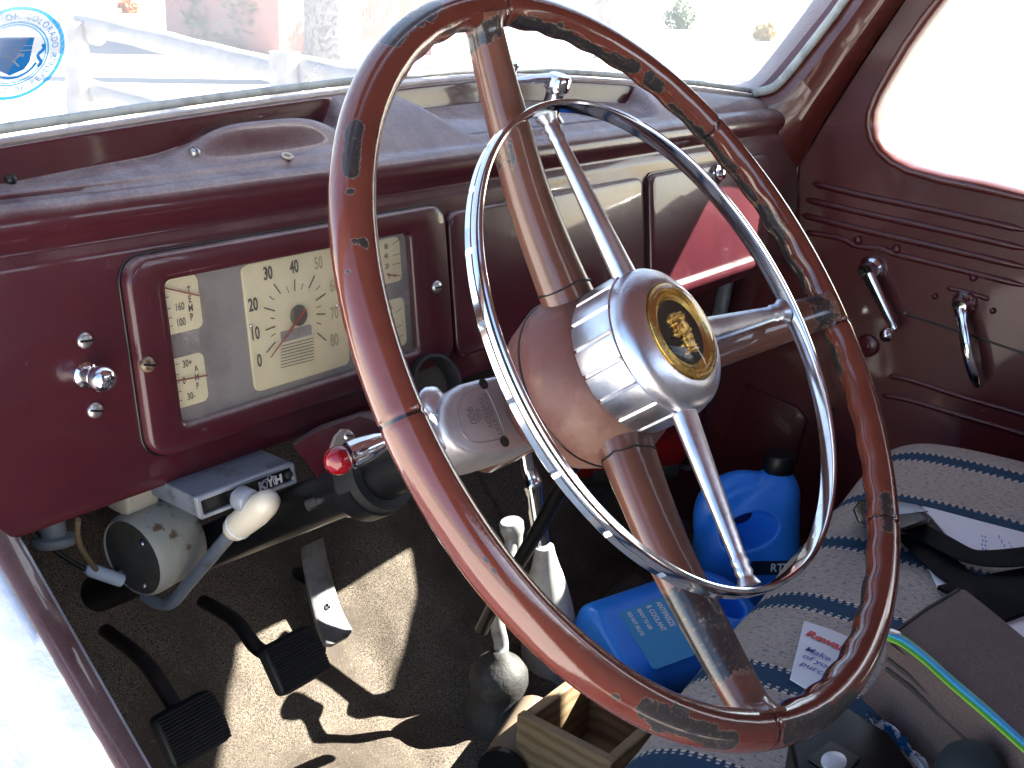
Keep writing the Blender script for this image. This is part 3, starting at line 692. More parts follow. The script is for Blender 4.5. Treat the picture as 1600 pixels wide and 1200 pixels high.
# centre panel, glove box door and its lock
obj('centre_panel', slab(rrect(.3695, .545, .322, .132, .013, 6), dp, -.001, .0065, .004), 'maroon', dash, 60)
gl = obj('glove_box_door', slab(rrect(.690, .545, .292, .132, .012, 6), dp, -.001, .0075, .0045), 'maroon', dash, 60)
obj('door_gap', ringslab(rrect(.690, .545, .297, .137, .014, 6), rrect(.690, .545, .291, .131, .012, 6), dp, -.002, .0016, .0004), 'black', dash, 60)
lk = px(1110, 272)
obj('lock', lathe([(.0125, 0), (.0125, .003), (.0105, .0048), (.0060, .0052), (.0055, .011), (.004, .012), (.0001, .012)], dp(*lk, .0075), DN, 26), 'chrome', gl)
obj('lower_lip', slab(rrect(.690, .477, .285, .016, .006, 5), dp, -.002, .014, .006), 'maroon', dash, 60)
# light pull knob with a screw above and below it
kb = px(142, 588)
obj('pull_knob', lathe([(.0085, 0), (.0085, .0018), (.0062, .003), (.0050, .010), (.0056, .012), (.0078, .0145), (.0088, .018), (.0088, .021), (.0076, .0245), (.0048, .0268), (.0001, .0275)], dp(kb[0] - .004, kb[1] + .002, 0), DN, 28), 'chrome', dash)
for u, v in ((132, 532), (148, 641)): screw(dp(*px(u, v), 0), DN, .0056, 'steel', dash, 'plate_screw')
screw(dp(*px(822, 517), .0), DN, .006, 'steel', dash, 'lower_screw')
# crank that opens the windshield, on the centre line
cr0 = dtop(.425, .40)
kn = obj('windshield_crank', lathe([(.016, 0), (.016, .004), (.0105, .009), (.0095, .030), (.0130, .034), (.0130, .046), (.0105, .049), (.0001, .0495)], cr0 - np.array([0, 0, .002]), (0, -.25, 1), 28), 'chrome', dash)
a0 = cr0 + np.array([0, -.008, .038]); a1 = a0 + np.array([-.005, .052, .012])
a0 = cr0 + np.array([0, -.008, .042]); a1 = onY(797, 128, cr0[1] + .02); a2 = onY(799, 97, cr0[1] + .018)
obj('crank_arm', tube(smooth_path([a0, (a0 + a1) / 2 + np.array([0, 0, .001]), a1], 6), [.0095] * 4 + [.0085] * 4 + [.007] * 5, 14, .55), 'chrome', kn)
obj('crank_grip', tube([a1 - np.array([0, 0, .004]), a1 * .5 + a2 * .5, a2 * .85 + a1 * .15, a2], [.0055, .006, .0088, .0082], 18), 'chrome', kn)
# ------------------------------------------------------------------ steering wheel
wheel = thing('steering_wheel', 'brown red three spoke steering wheel with worn black patches and a chrome horn ring', 'steering wheel', WC)
RM, RT = .2128, .0108
NA, NB = 720, 28
def rim_pt(i, j):
    a = 2 * math.pi * i / NA; b = 2 * math.pi * j / NB
    # finger grips pressed into the inner/back side
    g = .0011 * (1 + math.sin(a * 46)) * max(0, -.2 - .8 * math.cos(b - .55)) * (1 if not 2.2 < a < 4.2 else .3)
    rt = RT - g
    rr = RM + rt * math.cos(b); return np.array([rr * math.cos(a), rr * math.sin(a), rt * .96 * math.sin(b)])
LP = np.array([rim_pt(i, j) for i in range(NA) for j in range(NB)])
WP = LP @ WM + WC
Fc = [(i * NB + j, ((i + 1) % NA) * NB + j, ((i + 1) % NA) * NB + (j + 1) % NB, i * NB + (j + 1) % NB) for i in range(NA) for j in range(NB)]
ctr = np.array([[RM * math.cos(2 * math.pi * i / NA), RM * math.sin(2 * math.pi * i / NA), 0] for i in range(NA) for j in range(NB)])
LN = (LP - ctr); LN /= np.linalg.norm(LN, axis=1)[:, None]; WN = LN @ WM
wear = np.full(len(LP), -.10)
def wear_at(u, v, rad, amt, front=True):
    d = ray(u, v); d /= np.linalg.norm(d); rel = WP - CP; s = rel @ d; dist = np.linalg.norm(rel - s[:, None] * d, axis=1)
    dist = dist + np.where(WN @ d < 0, 0, 10.)
    k = int(np.argmin(dist)); q = np.linalg.norm(WP - WP[k], axis=1)
    wear[:] = np.maximum(wear, -.10 + amt * np.exp(-(q / rad / 1.12) ** 2 * 1.1))
# places where hands have worn the rim through, measured on the rim surface
for pts, rad, amt in (
    ([(552, 195), (554, 220), (549, 245), (548, 268)], .0060, .62), ([(543, 298)], .0045, .55), ([(553, 377), (571, 380)], .0035, .55), ([(546, 425)], .003, .55),
    ([(612, 62), (632, 42), (655, 24), (680, 8)], .0075, .66), ([(700, 48), (722, 52)], .006, .55),
    ([(808, 36), (838, 42), (868, 50), (900, 68), (935, 86), (965, 98), (990, 108)], .0075, .66), ([(1012, 120), (1028, 135)], .008, .56),
    ([(1050, 168), (1075, 195), (1100, 215), (1120, 238), (1150, 275), (1175, 310)], .0065, .60),
    ([(1192, 335), (1210, 365), (1225, 400), (1245, 440), (1258, 465)], .0115, .68), ([(1276, 520), (1290, 545), (1305, 572), (1308, 585)], .0115, .66), ([(1275, 485), (1290, 500)], .008, .58),
    ([(1385, 775), (1390, 800), (1388, 822)], .0070, .55), ([(1352, 868), (1350, 900), (1347, 930), (1342, 958)], .0055, .62), ([(1330, 985), (1312, 1015), (1296, 1040), (1280, 1060)], .0055, .64),
    ([(1236, 1146), (1262, 1138), (1290, 1126), (1315, 1110), (1332, 1094)], .0085, .75), ([(1010, 1112), (1040, 1128), (1075, 1142), (1110, 1153), (1140, 1160)], .0075, .68),
    ([(1060, 1102), (1082, 1110)], .004, .5), ([(960, 1083), (972, 1090)], .003, .5),
    ([(735, 850), (760, 878), (790, 915), (800, 925)], .0020, .50), ([(905, 1012), (1040, 1105)], .003, .42)):
    for q0, q1 in zip(pts, pts[1:] + pts[-1:]):
        for t in (0, .25, .5, .75): wear_at(q0[0] + (q1[0] - q0[0]) * t, q0[1] + (q1[1] - q0[1]) * t, rad, amt)
AA = np.degrees(np.arctan2(LP[:, 1], LP[:, 0])) % 360
vw = WP - CP; vw /= np.linalg.norm(vw, axis=1)[:, None]; facing = -(WN * vw).sum(1); radial = (LN * ctr).sum(1) / RM
def angle_at(u, v):
    P = WM @ (on_plane(u, v, WC, WM[2]) - WC); return math.degrees(math.atan2(P[1], P[0])) % 360
def edge(a0, a1, inner, f1, amt):
    # strips rubbed bare along the inner or the outer edge of the rim
    s_ = (np.clip((AA - a0) / 4, 0, 1) * np.clip((a1 - AA) / 4, 0, 1)) * np.clip((f1 - facing) / .16, 0, 1) * (radial < 0 if inner else radial > 0)
    wear[:] = np.maximum(wear, -.10 + amt * s_)
e0, e1 = angle_at(582, 520), angle_at(880, 960)
edge(e0, e1, True, .52, .52); edge(e0, angle_at(700, 800), False, .40, .50)
edge(angle_at(545, 200), angle_at(570, 470), False, .22, .40)
e2 = [angle_at(1375, 900), angle_at(1300, 1050)]
edge(min(e2), max(e2), True, .45, .42)
nzv = np.array([nz(*(p * 55)) for p in LP]); wear = np.where(wear > -.08, wear + .10 * nzv, wear + .04 * nzv)
crack = np.zeros((NA, NB))
for u, v in ((635, 655), (774, 17), (1110, 190), (1300, 508), (1383, 822), (1195, 1150)):
    P = WM @ (on_plane(u, v, WC, WM[2]) - WC); crack[int(round(math.atan2(P[1], P[0]) / (2 * math.pi) * NA)) % NA, :] = 1
LP2 = LP.reshape(NA, NB, 3)
for i in range(NA):
    if crack[i, 0]:
        c0 = ctr.reshape(NA, NB, 3)[i, 0]; LP2[i] = c0 + (LP2[i] - c0) * .93
WP = LP2.reshape(-1, 3) @ WM + WC
obj('rim', (WP, Fc), 'rim', wheel, 70, None, {'wear': wear, 'crack': crack.ravel()})

def wloc(l): return L2W(l)
for nm, ang, wobble in (('top', 95.5, 0), ('right', -6, 0), ('bottom', -112, 0)):
    a = R(ang); d = np.array([math.cos(a), math.sin(a), 0]); n = 30
    ctrl = [d * .024 + np.array([0, 0, -.046]), d * .055 + np.array([0, 0, -.043]), d * .11 + np.array([0, 0, -.033]), d * .165 + np.array([0, 0, -.0165]), d * .196 + np.array([0, 0, -.006]), d * .210 + np.array([0, 0, 0])]
    P = smooth_path(ctrl, 8); t = np.linspace(0, 1, len(P))
    r = [.0215 - .0095 * x - .002 * math.sin(3.14 * x) + .005 * max(0, x - .86) / .14 for x in t]
    vf = tube([wloc(p) for p in P], r, 24, [.78] * len(P), WM[2])
    V = np.array(vf[0]); loc = (V - WC) @ WM.T
    rad = np.hypot(loc[:, 0], loc[:, 1]); wv = np.full(len(V), -.10)
    if nm == 'bottom': wv = -.10 + .66 * np.exp(-((rad - .160) / .036) ** 2) + .12 * np.array([nz(*(p * 40)) for p in loc])
    if nm == 'right': wv = -.10 + .50 * np.exp(-((rad - .195) / .018) ** 2)
    if nm == 'top':
        wv = -.10 + .55 * np.exp(-((rad - .198) / .010) ** 2) * np.array([1.0 if p[0] < d[0] * .19 else .7 for p in loc]) + .45 * np.exp(-((rad - .135) / .02) ** 2 - ((loc[:, 0] - (d[0] * .135 - .013)) / .006) ** 2)
    ck = np.exp(-((rad - (.0590 + .003 * np.sin(np.arctan2(loc[:, 2] + .04, loc[:, 0] * d[1] - loc[:, 1] * d[0]) * 3))) / .0012) ** 2)
    sp_o = obj('spoke', vf, 'spoke', wheel, 60, None, {'wear': wv, 'crack': ck * 0})
    if nm != 'right':                                 # split where the plastic has shrunk away from the hub
        kk_ = min(range(len(P)), key=lambda i_: abs(math.hypot(P[i_][0], P[i_][1]) - .0555)); ringv = np.array(vf[0])[kk_ * 24:(kk_ + 1) * 24]; cc_ = ringv.mean(0); dw = wloc(d) - WC
        lp_ = [cc_ + (q_ - cc_) * 1.004 + dw * (.0022 * nz(i_ * .35, 1, 5 + ang) + .0007 * nz(i_ * 1.3, 2, 1)) for i_, q_ in enumerate(ringv)]
        obj('crack', tube(lp_ + lp_[:1], [.0005 + .0006 * abs(nz(i_ * .8, 3, 2)) for i_ in range(25)], 6), 'black', sp_o, 0)
hubp = [(.023, -.108), (.030, -.104), (.0405, -.094), (.0480, -.082), (.0525, -.068), (.0538, -.056), (.0525, -.046), (.049, -.037), (.0455, -.031), (.043, -.0285), (.0001, -.0285)]
hub = obj('hub', lathe(hubp, WC, WM[2], 72), 'hub', wheel, 50)
obj('seam', tube([wloc((.0531 * math.cos(a), .0531 * math.sin(a), -.0640 + .0006 * nz(a * 3, 1, 1))) for a in np.linspace(0, 2 * math.pi, 90)], .0007, 6), 'black', hub)
# chrome cap with cut notches, dished face, gold ring and emblem under clear plastic
capn = 288; L_ = []
for r, h in ((.0440, -.031), (.0452, -.0285), (.0452, -.004), (.0446, -.0018), (.0436, -.0012), (.0434, .0005), (.0428, .0035), (.0408, .0065), (.038, .0086), (.034, .0108), (.0305, .0122), (.0296, .0122), (.0288, .0110)):
    lp = []
    for i in range(capn):
        a = 2 * math.pi * i / capn; rr = r - (.0017 if (i % 16 < 2 and -.029 < h < -.003) else 0); lp.append(wloc((rr * math.cos(a), rr * math.sin(a), h)))
    L_.append(lp)
hc = obj('horn_cap', loft(L_, True, True, True), 'worn_chrome', wheel, 35)
gb = obj('horn_button', lathe([(.0288, .0105), (.0288, .0132), (.0276, .0142), (.0262, .0128), (.0250, .0136), (.0236, .0118), (.0220, .0128), (.0198, .0116), (.0186, .0108)], WC, WM[2], 64), 'gold', wheel, 30)
obj('emblem_ground', lathe([(.0192, .0108), (.0192, .0117), (.0001, .0119)], WC, WM[2], 48), 'darkgreen', gb)
# raised gold ram on a scroll
def eb(x, y, r, hh=.0015, sx=1., sy=1., rot=0):
    c, s = math.cos(rot), math.sin(rot); V, Fq = ellipsoid((0, 0, 0), 1, seg=14, rows=8)
    out = []
    for p in V:
        a, b = p[0] * r * sx, p[1] * r * sy; out.append(wloc((1.22 * (x + a * c - b * s), 1.22 * (y + a * s + b * c), .0120 + p[2] * hh)))
    return out, Fq
em = [eb(-.0008, .0072, .0026, .0016, 2.3, .8, .1), eb(.0035, .0060, .0022, .0017, 1.5, 1, -.7), eb(-.0050, .0068, .0018, .0015, 1.4, .9, .3), eb(.0012, .0020, .0044, .0019, 1.0, 1.15, .2), eb(-.0038, .0022, .0020, .0016, 1.3, .8, .6), eb(-.0052, -.0008, .0018, .0014, 1.3, .8, -.4), eb(.0022, -.0025, .0032, .0018, 1, 1.2, 0), eb(-.0008, -.0060, .0020, .0016, .7, 1.7, .1), eb(.0020, -.0064, .0018, .0016, .6, 1.7, -.05), eb(.0046, -.0060, .0018, .0015, .6, 1.7, -.15), eb(.0018, -.0096, .0024, .0014, 2.5, .6, -.1), eb(-.0030, -.0098, .0018, .0013, 1.5, .8, .3), eb(.0058, .0020, .0015, .0013, .8, 1.6, .2)]
rk = random.Random(3)
em += [eb(rk.uniform(-.006, .0065), rk.uniform(-.010, .0085), rk.uniform(.0006, .0012), .0019) for _ in range(34)]
obj('emblem', join(*em), 'gold', gb, 60)
obj('clear_lens', lathe([(.0282, .0132), (.0272, .0150), (.0232, .0172), (.017, .0188), (.010, .0197), (.004, .0200), (.0001, .0200)], WC, WM[2], 56, False), 'clear', gb, 60)
# horn ring: grooved chrome band with notches and three ribbed spokes
HR, HN = .1468, 480
hp = [(.0006, -.0052), (.0014, -.0042), (.0015, -.0004), (.0007, .0001), (.0015, .0006), (.0013, .0042), (.0006, .0054), (-.0012, .0057), (-.0022, .0052), (-.0027, .0038), (-.0027, -.0040), (-.0018, -.0051)]
L_ = []
for i in range(HN):
    a = 2 * math.pi * (i + .5) / HN
    L_.append([wloc(((HR + dr - (.0016 if (i % 20 == 0 and k in (1, 2)) else 0)) * math.cos(a), (HR + dr - (.0016 if (i % 20 == 0 and k in (1, 2)) else 0)) * math.sin(a), .0055 + h)) for k, (dr, h) in enumerate(hp)])
L_.append(L_[0])
hr = obj('horn_ring', loft(L_, True, False, False), 'chrome', wheel, 30)
for ang in (94.5, -4.5, -105.5):
    a = R(ang); d = np.array([math.cos(a), math.sin(a), 0]); P = []; r = []
    for k in range(41):
        t = k / 40; rr = .0385 + (.1425 - .0385) * t
        P.append(wloc(d * rr + np.array([0, 0, -.0035 + .006 * t])))
        x = .0092 - .0040 * min(1, t / .86)
        if .84 < t < .94 and k % 2: x += .0010
        if t > .95: x += .0032 * (t - .95) / .05
        r.append(x)
    obj('ring_spoke', tube(P, r, 18, .72, WM[2]), 'worn_chrome', hr, 40)

# ------------------------------------------------------------------ steering column with its dash bracket
colm = thing('steering_column', 'black steering column tube running down to the floor from the wheel hub', 'steering column', L2W((0, 0, -.72)))
def colp(h): return L2W((0, 0, h)) + np.array([.010 * max(0, -h - .12) / .6, 0, .085 * max(0, -h - .12)])
obj('tube', tube([colp(-.10), colp(-.12), colp(-.30), colp(-.74)], .0188, 32), 'black', colm, 60)
obj('upper_sleeve', lathe([(.020, -.165), (.0235, -.160), (.0235, -.104), (.022, -.098)], WC, WM[2], 36), 'spoke', colm, 60)
a = WM[2]
def cyl_arc(r0, r1, h0, h1, a0, a1, n=40):
    L_ = []
    for k in range(n + 1):
        t = R(a0 + (a1 - a0) * k / n); L_.append([L2W((r * math.cos(t), r * math.sin(t), h)) + colp(h) - L2W((0, 0, h)) for r, h in ((r0, h0), (r1, h0), (r1, h1), (r0, h1))])
    return loft(L_, True)
obj('clamp_ring', cyl_arc(.0192, .0268, -.292, -.268, 150, 385), 'rubber', colm, 40)
obj('clamp_strap', cyl_arc(.0269, .0290, -.296, -.278, 185, 350), 'black', colm, 40)
br = obj('bracket', join(
    loft([[onY(u, v, y) for u, v, y in pts] for pts in (
        [(458, 697, .285), (500, 672, .280), (562, 650, .275), (600, 662, .270), (582, 715, .262), (566, 765, .258), (548, 800, .256), (521, 792, .262), (488, 735, .275)],
        [(456, 690, .330), (500, 664, .330), (566, 642, .330), (622, 640, .330), (612, 715, .315), (600, 772, .300), (576, 812, .290), (522, 806, .292), (485, 738, .315)])])), 'maroon', colm, 50)
bn = np.array([-.20, -.93, .30]); bn /= np.linalg.norm(bn); bu, bv, _ = frame_of(bn)
pc = onY(524, 706, .262)
def pl(u_, v_, d): return pc + np.array([1, -.2, 0]) * 0 + bn * d + (onY(524 + u_, 706 + v_, .262) - pc)
outl = [(-3, -36), (6, -36), (14, -28), (17, -10), (17, 10), (19, 28), (14, 38), (4, 40), (-4, 36), (-18, 8), (-20, -6), (-14, -24)]
obj('oval_plate', slab([(x, y) for x, y in outl][::-1], pl, .010, .0145, .001), 'cast_metal', br, 40)
screw(pl(4, -26, .0146), bn, .004, 'steel', br, 'plate_screw'); screw(pl(9, 30, .0146), bn, .004, 'steel', br, 'plate_screw')
hb = onY(530, 786, .262); obj('clamp_bolt', tube([hb + np.array([-.028, .004, .006]), hb + np.array([.012, -.004, .012])], .0042, 6), 'steel', br, 20)
obj('bolt_head', lathe([(.0085, -.003), (.0085, .004), (.007, .006), (.0001, .006)], hb + np.array([.010, -.004, .010]), (.9, -.3, .1), 6), 'greymetal', br, 20)

# ------------------------------------------------------------------ clamp-on turn signal switch
tsw = thing('turn_signal_switch', 'cast grey turn signal switch box clamped on the steering column', 'turn signal switch', L2W((-.03, .01, -.13)))
hz = -.094
OUT = [wl(u, v, hz)[:2] for u, v in ((872, 575), (832, 577), (790, 583), (752, 590), (722, 598), (703, 612), (693, 634), (692, 658), (699, 682), (714, 700), (735, 711), (760, 713), (800, 705), (850, 690), (890, 675))]
fnl = lambda a_, b_, d: L2W((a_, b_, hz + d))
obj('housing', slab(OUT, fnl, -.040, 0, .004), 'cast_metal', tsw, 40)
C0 = np.mean([wl(u, v, hz)[:2] for u, v in ((715, 640), (800, 660))], 0)
BO = [wl(u, v, hz)[:2] for u, v in ((715, 652), (716, 630), (728, 614), (757, 607), (784, 665), (786, 682), (762, 690), (738, 690), (722, 676))]
obj('badge_outline', tube([fnl(*p, .0002) for p in smooth_path([np.array(b_) for b_ in BO + BO[:1]], 5)], .0004, 6), 'castdark', tsw, 0)
ta = math.atan2(*(wl(757, 600, hz)[:2] - wl(784, 672, hz)[:2])[::-1])
emb = []
for s, u, v, sz in (('SIGNAL-STAT', 768, 648, .0052), ('SWITCH', 757, 645, .0058), ('No.', 747, 650, .006), ('900', 735, 650, .0085)):
    emb.append(text3(s, sz, lambda x, y: fnl(x, y, .0006), .85, ta + math.pi, 'CENTER', .0001, wl(u, v, hz)[:2]))
obj('cast_lettering', join(*emb), 'castdark', tsw, 0)
for u, v in ((755, 600), (788, 690)): obj('screw_recess', lathe([(.0034, 0), (.0034, .0006), (.0024, .0008), (.0001, .0002)], fnl(*wl(u, v, hz)[:2], .0), WM[2], 16), 'black', tsw)
for s, (u0, v0, u1, v1) in ((1, (690, 640, 656, 622)), (-1, (694, 668, 680, 690))):
    e0 = L2W((*wl(u0, v0, -.105)[:2], -.105)); e1 = L2W((*wl(u1, v1, -.100)[:2], -.100)); mid = (e0 + e1) / 2
    obj('guard_ear', tube(smooth_path([e0, mid, e1], 5), [.011, .0115, .012, .0125, .012, .011, .010, .009, .007, .005, .002], 18, .35, WM[2]), 'worn_chrome', tsw, 60)
q = lambda u, v, h: L2W((*wl(u, v, h)[:2], h))
obj('pivot', tube([q(700, 655, -.108), q(668, 662, -.104)], .0065, 16), 'chrome', tsw)
p0, p1 = q(690, 658, -.112), q(612, 684, -.128); p2, p3 = q(600, 689, -.130), q(548, 711, -.140); lens = q(529, 719, -.143)
lr = 23.5 * (CR.T @ (lens - CP))[2] / F
lv = obj('lever', tube([p0, p1, p2 * .7 + p1 * .3, p2 * .8 + p3 * .2, p2 * .3 + p3 * .7, p3, p3 + (lens - p3) * .1], [lr * k for k in (.36, .36, .55, .76, .95, .98, .93)], 28), 'chrome', tsw, 30)
obj('lens', ellipsoid(lens, lr, lens - p3, 28, 16), 'redlens', lv, 60)
# ------------------------------------------------------------------ under the dashboard
aux = thing('auxiliary_gauge', 'round black cup gauge under the dashboard behind the steering wheel rim', 'gauge', onY(680, 600, .31))
ac = onY(681, 601, .312); aax = np.array([-.10, -.90, .42]); aax /= np.linalg.norm(aax)
obj('cup', lathe([(.0265, -.045), (.0275, -.04), (.0275, .0), (.0268, .004), (.0240, .004), (.0232, .001), (.0228, -.012), (.0001, -.012)], ac, aax, 44), 'rubber', aux, 40)
uu, vv, dd = frame_of(aax)
fa = lambda x, y: ac + aax * -.0112 + (-uu if uu[0] < 0 else uu) * x + vv * y * (1 if vv[2] > 0 else -1)
obj('gauge_face', lathe([(.0225, -.0118), (.0001, -.0116)], ac, aax, 32, False, False), 'drumback', aux, 0)
obj('yellow_print', text3('10 WEST 1', .0062, fa, .8, -.15, 'CENTER', .0001, (.001, -.0135)), mat('yellow_gauge_print', (.55, .48, .04), .6), aux, 0)
obj('mount_strap', box(ac + np.array([.0, .040, .020]), (.014, .03, .004), .0015), 'black', aux)
iv = thing('pull_handle', 'ivory oval pull handle with an orange dot under the dashboard beside the hub', 'pull handle', onY(812, 555, .31))
i0, i1 = onY(800, 574, .315), onY(822, 538, .305)
obj('knob', tube([i0, i0 * .8 + i1 * .2, i0 * .5 + i1 * .5, i0 * .2 + i1 * .8, i1], [.004, .0095, .0115, .0095, .004], 20, .7), 'ivory', iv, 60)
obj('dot', ellipsoid(i0 * .35 + i1 * .65 + np.array([-.002, -.0085, .003]), .0035), mat('orange_dot', (.55, .2, .08), .5), iv)
obj('stem', tube([(i0 + i1) / 2, (i0 + i1) / 2 + np.array([.01, .06, -.01])], .004, 10), 'black', iv)

kb_ = thing('heater_control_box', 'small dark control box with a KYH badge under the left dash edge', 'control box', onY(380, 770, .30))
yk = .30
K4 = [onY(303, 776, yk), onY(456, 723, yk), onY(461, 751, yk), onY(311, 813, yk)]      # front frame corners tl tr br bl
kx = (K4[1] - K4[0] + K4[2] - K4[3]) / 2; kz = (K4[0] - K4[3] + K4[1] - K4[2]) / 2; kc = sum(K4) / 4
W_, H_ = np.linalg.norm(kx), np.linalg.norm(kz); kx = kx / W_; kz = kz / H_; kn_ = np.cross(kx, kz); kn_ = kn_ if kn_[1] < 0 else -kn_
fk = lambda a, b, d: kc + kx * a + kz * b + kn_ * d
obj('case', slab(rrect(0, 0, W_, H_, .002, 3), fk, -.055, -.0005, .001), 'greymetal', kb_, 40)
obj('front_frame', ringslab(rrect(0, 0, W_, H_, .0015, 3), rrect(0, 0, W_ - .0062, H_ - .0062, .0008, 3), fk, -.001, .0028, .0008, -.0008), mat('satin_frame', (.46, .49, .55), .35, .6), kb_, 40)
obj('face_plate', slab(rrect(0, 0, W_ - .006, H_ - .006, .0008, 3), fk, -.003, .0003, .0001), 'black', kb_, 0)
star = [((.0066 if k % 2 == 0 else .003) * math.sin(k * math.pi / 5), (.0066 if k % 2 == 0 else .003) * math.cos(k * math.pi / 5)) for k in range(10)]
lg = (.021, -.0005)
f2_ = lambda a, b: fk(a, b, .0008)
parts_ = [text3('K', .0095, f2_, 1.0, 0, 'CENTER', .0006, (lg[0] - .0078, lg[1] - .001)), text3('Y', .0095, f2_, .9, 0, 'CENTER', .0006, (lg[0], lg[1] - .001)), text3('H', .0095, f2_, 1.0, 0, 'CENTER', .0006, (lg[0] + .0078, lg[1] - .001))]
for k in range(0, 10):
    if k in (4, 5): continue
    p, q2 = np.array(star[k]) + lg, np.array(star[(k + 1) % 10]) + lg; parts_.append(strip2(p + [0, .001], q2 + [0, .001], .0009, f2_))
obj('badge', join(*parts_), mat('white_badge', (.75, .75, .78), .5), kb_, 0)
obj('push_button', lathe([(.0032, 0), (.0032, .003), (.0024, .0038), (.0001, .0038)], fk(.038, 0, 0), kn_, 16), 'rubber', kb_)
obj('turn_knob', lathe([(.003, 0), (.003, .006), (.0085, .0065), (.0092, .008), (.0092, .017), (.0083, .019), (.005, .0195), (.0001, .0195)], fk(-.012, .0, 0), kn_, 28), mat('grey_knob', (.33, .35, .40), .35, .3), kb_, 40)

dr = thing('heater_drum', 'cream enamelled round drum with rusty scratches under the dash', 'heater drum', (-.07, .41, .36))
dc = np.array([-.088, .408, .364])
ax_ = np.array([-1, -.12, -.05])
obj('drum', lathe([(.020, -.050), (.033, -.048), (.0350, -.044), (.0350, -.006), (.0335, -.002), (.0320, .0), (.0314, -.002)], dc, ax_, 44, True, False), 'drum', dr, 40)
obj('cover', lathe([(.0314, -.0015), (.0001, -.001)], dc, ax_, 40, False, False), 'drumback', dr, 0)
for a_ in (50, 230, 300): 
    u_, v_, d_ = frame_of(ax_); obj('cover_screw', ellipsoid(dc + .024 * (math.cos(R(a_)) * u_ + math.sin(R(a_)) * v_), .0026), 'steel', dr)
obj('mount_block', box(dc + np.array([.018, .02, .046]), (.030, .030, .034), .004), 'ivory', dr)
obj('connector', tube([dc + np.array([-.004, .010, -.022]), dc + np.array([-.026, .016, -.006]), dc + np.array([-.030, .017, -.004])], [.0055, .0055, .003], 10), 'label_white', dr)
obj('wire', tube(smooth_path([dc + np.array([-.030, .017, -.004]), dc + np.array([-.050, .03, .02]), dc + np.array([-.058, .04, .05]), dc + np.array([-.055, .05, .09])], 6), .0022, 8), 'black', dr)

hl = thing('hand_lever', 'bent grey rod lever with an ivory knob reaching up from the drum', 'lever', onY(258, 945, .40))
h0, h1, h2, h3 = onY(225, 930, .41), onY(262, 944, .385), onY(300, 905, .36), onY(366, 827, .30)
obj('rod', tube(smooth_path([h0, h1, h2, h3], 8), .0052, 14), 'greymetal', hl, 60)
h4 = onY(428, 776, .262); hv = h4 - h3
kbv = obj('knob', tube([h3 - hv * .06, h3, h3 + hv * .12, h3 + hv * .3, h3 + hv * .55, h3 + hv * .8, h3 + hv * .94, h3 + hv], [.0075, .0094, .0100, .0108, .0112, .0100, .0075, .002], 24), 'ivory', hl, 60)
obj('collar', tube([h3 + hv * .10, h3 + hv * .125], .0106, 24), 'label_white', kbv)
wk = thing('vent_knob', 'flanged white pull knob under the left end of the dashboard', 'pull knob', onX(85, 840, -.135))
obj('knob', lathe([(.0095, .022), (.0095, .003), (.0165, .002), (.0170, -.002), (.015, -.0045), (.0001, -.0045)], onX(85, 843, -.135), (.1, .2, 1), 28), mat('greyed_white_knob', (.36, .36, .36), .5), wk, 40)
wr = tag(obj('wire', tube(smooth_path([onY(122, 812, .38), onY(121, 835, .39), onY(128, 858, .40), onY(150, 890, .42)], 6), .0022, 8), mat('tan_wire', (.3, .2, .11), .5)), 'thin tan wire hanging under the dash beside the drum', 'wire')

# ------------------------------------------------------------------ pedals and levers on the floor
def pedal(name, label, pc_, arm):
    t = thing(name, label, 'pedal', pc_)
    n_ = np.array([0, -.82, .57]); up = np.array([0, .57, .82]); rx = np.array([1, 0, 0])
    L_ = []
    w2, h2 = .0300, .0245
    for j in range(13):          # slightly curved ribbed pad
        b = -1 + 2 * j / 12
        pass
    def pf(a, b, d): return np.array(pc_) + rx * a + up * b + n_ * (d - .006 * (b / h2) ** 2 * (1 if b > 0 else .6))
    pad = slab(rrect(0, 0, 2 * w2, 2 * h2, .008, 5), pf, -.008, .004, .003)
    p = obj('pad', pad, 'rubber', t, 50)
    rb = []
    for j in range(15):
        b = -h2 * .86 + j * h2 * 1.72 / 14; rb.append(tube([pf(-w2 * .93, b, .0042), pf(w2 * .93, b, .0042)], .0013, 8))
    obj('ribs', join(*rb), 'rubber', p, 60)
    obj('arm', tube(smooth_path([np.array(pc_) + n_ * -.008] + arm, 8), [.0075] * (8 * len(arm) + 1), 14, .9), 'black', t, 60)
pedal('clutch_pedal', 'ribbed black clutch pedal nearest the door jamb', (-.048, .396, .188), [onY(262, 1085, .44), onY(222, 1030, .50), onY(165, 985, .59)])
pedal('brake_pedal', 'ribbed black brake pedal beside the silver accelerator', (.066, .392, .203), [onY(405, 1015, .43), onY(368, 970, .48), onY(318, 940, .55)])
acp = thing('accelerator_pedal', 'worn silver accelerator pedal with one rivet', 'pedal', (.24, .53, .08))
A0, A1, A2, A3 = onY(487, 850, .575), onY(497, 905, .568), onY(513, 965, .545), onY(531, 1003, .515)
L_ = []
cc = smooth_path([A0, A1, A2, A3], 8)
for i, p in enumerate(cc):
    t = i / (len(cc) - 1); hw = .0165 + .006 * t - .010 * max(0, t - .93) / .07
    L_.append([p + np.array([s * hw, 0, 0]) + np.array([0, -.6, .8]) * d for s, d in ((-1, 0), (-.96, .0035), (-.85, .005), (.85, .005), (.96, .0035), (1, 0), (.95, -.002), (-.95, -.002))])
obj('plate', loft(L_), 'wornblack', acp, 40)
obj('rivet', ellipsoid(cc[14] + np.array([0, -.003, .0045]), .0042), 'chrome', acp)
obj('pedal_post', tube([cc[9] + np.array([0, .01, -.002]), cc[9] + np.array([0, .10, .0])], .007, 10), 'black', acp)

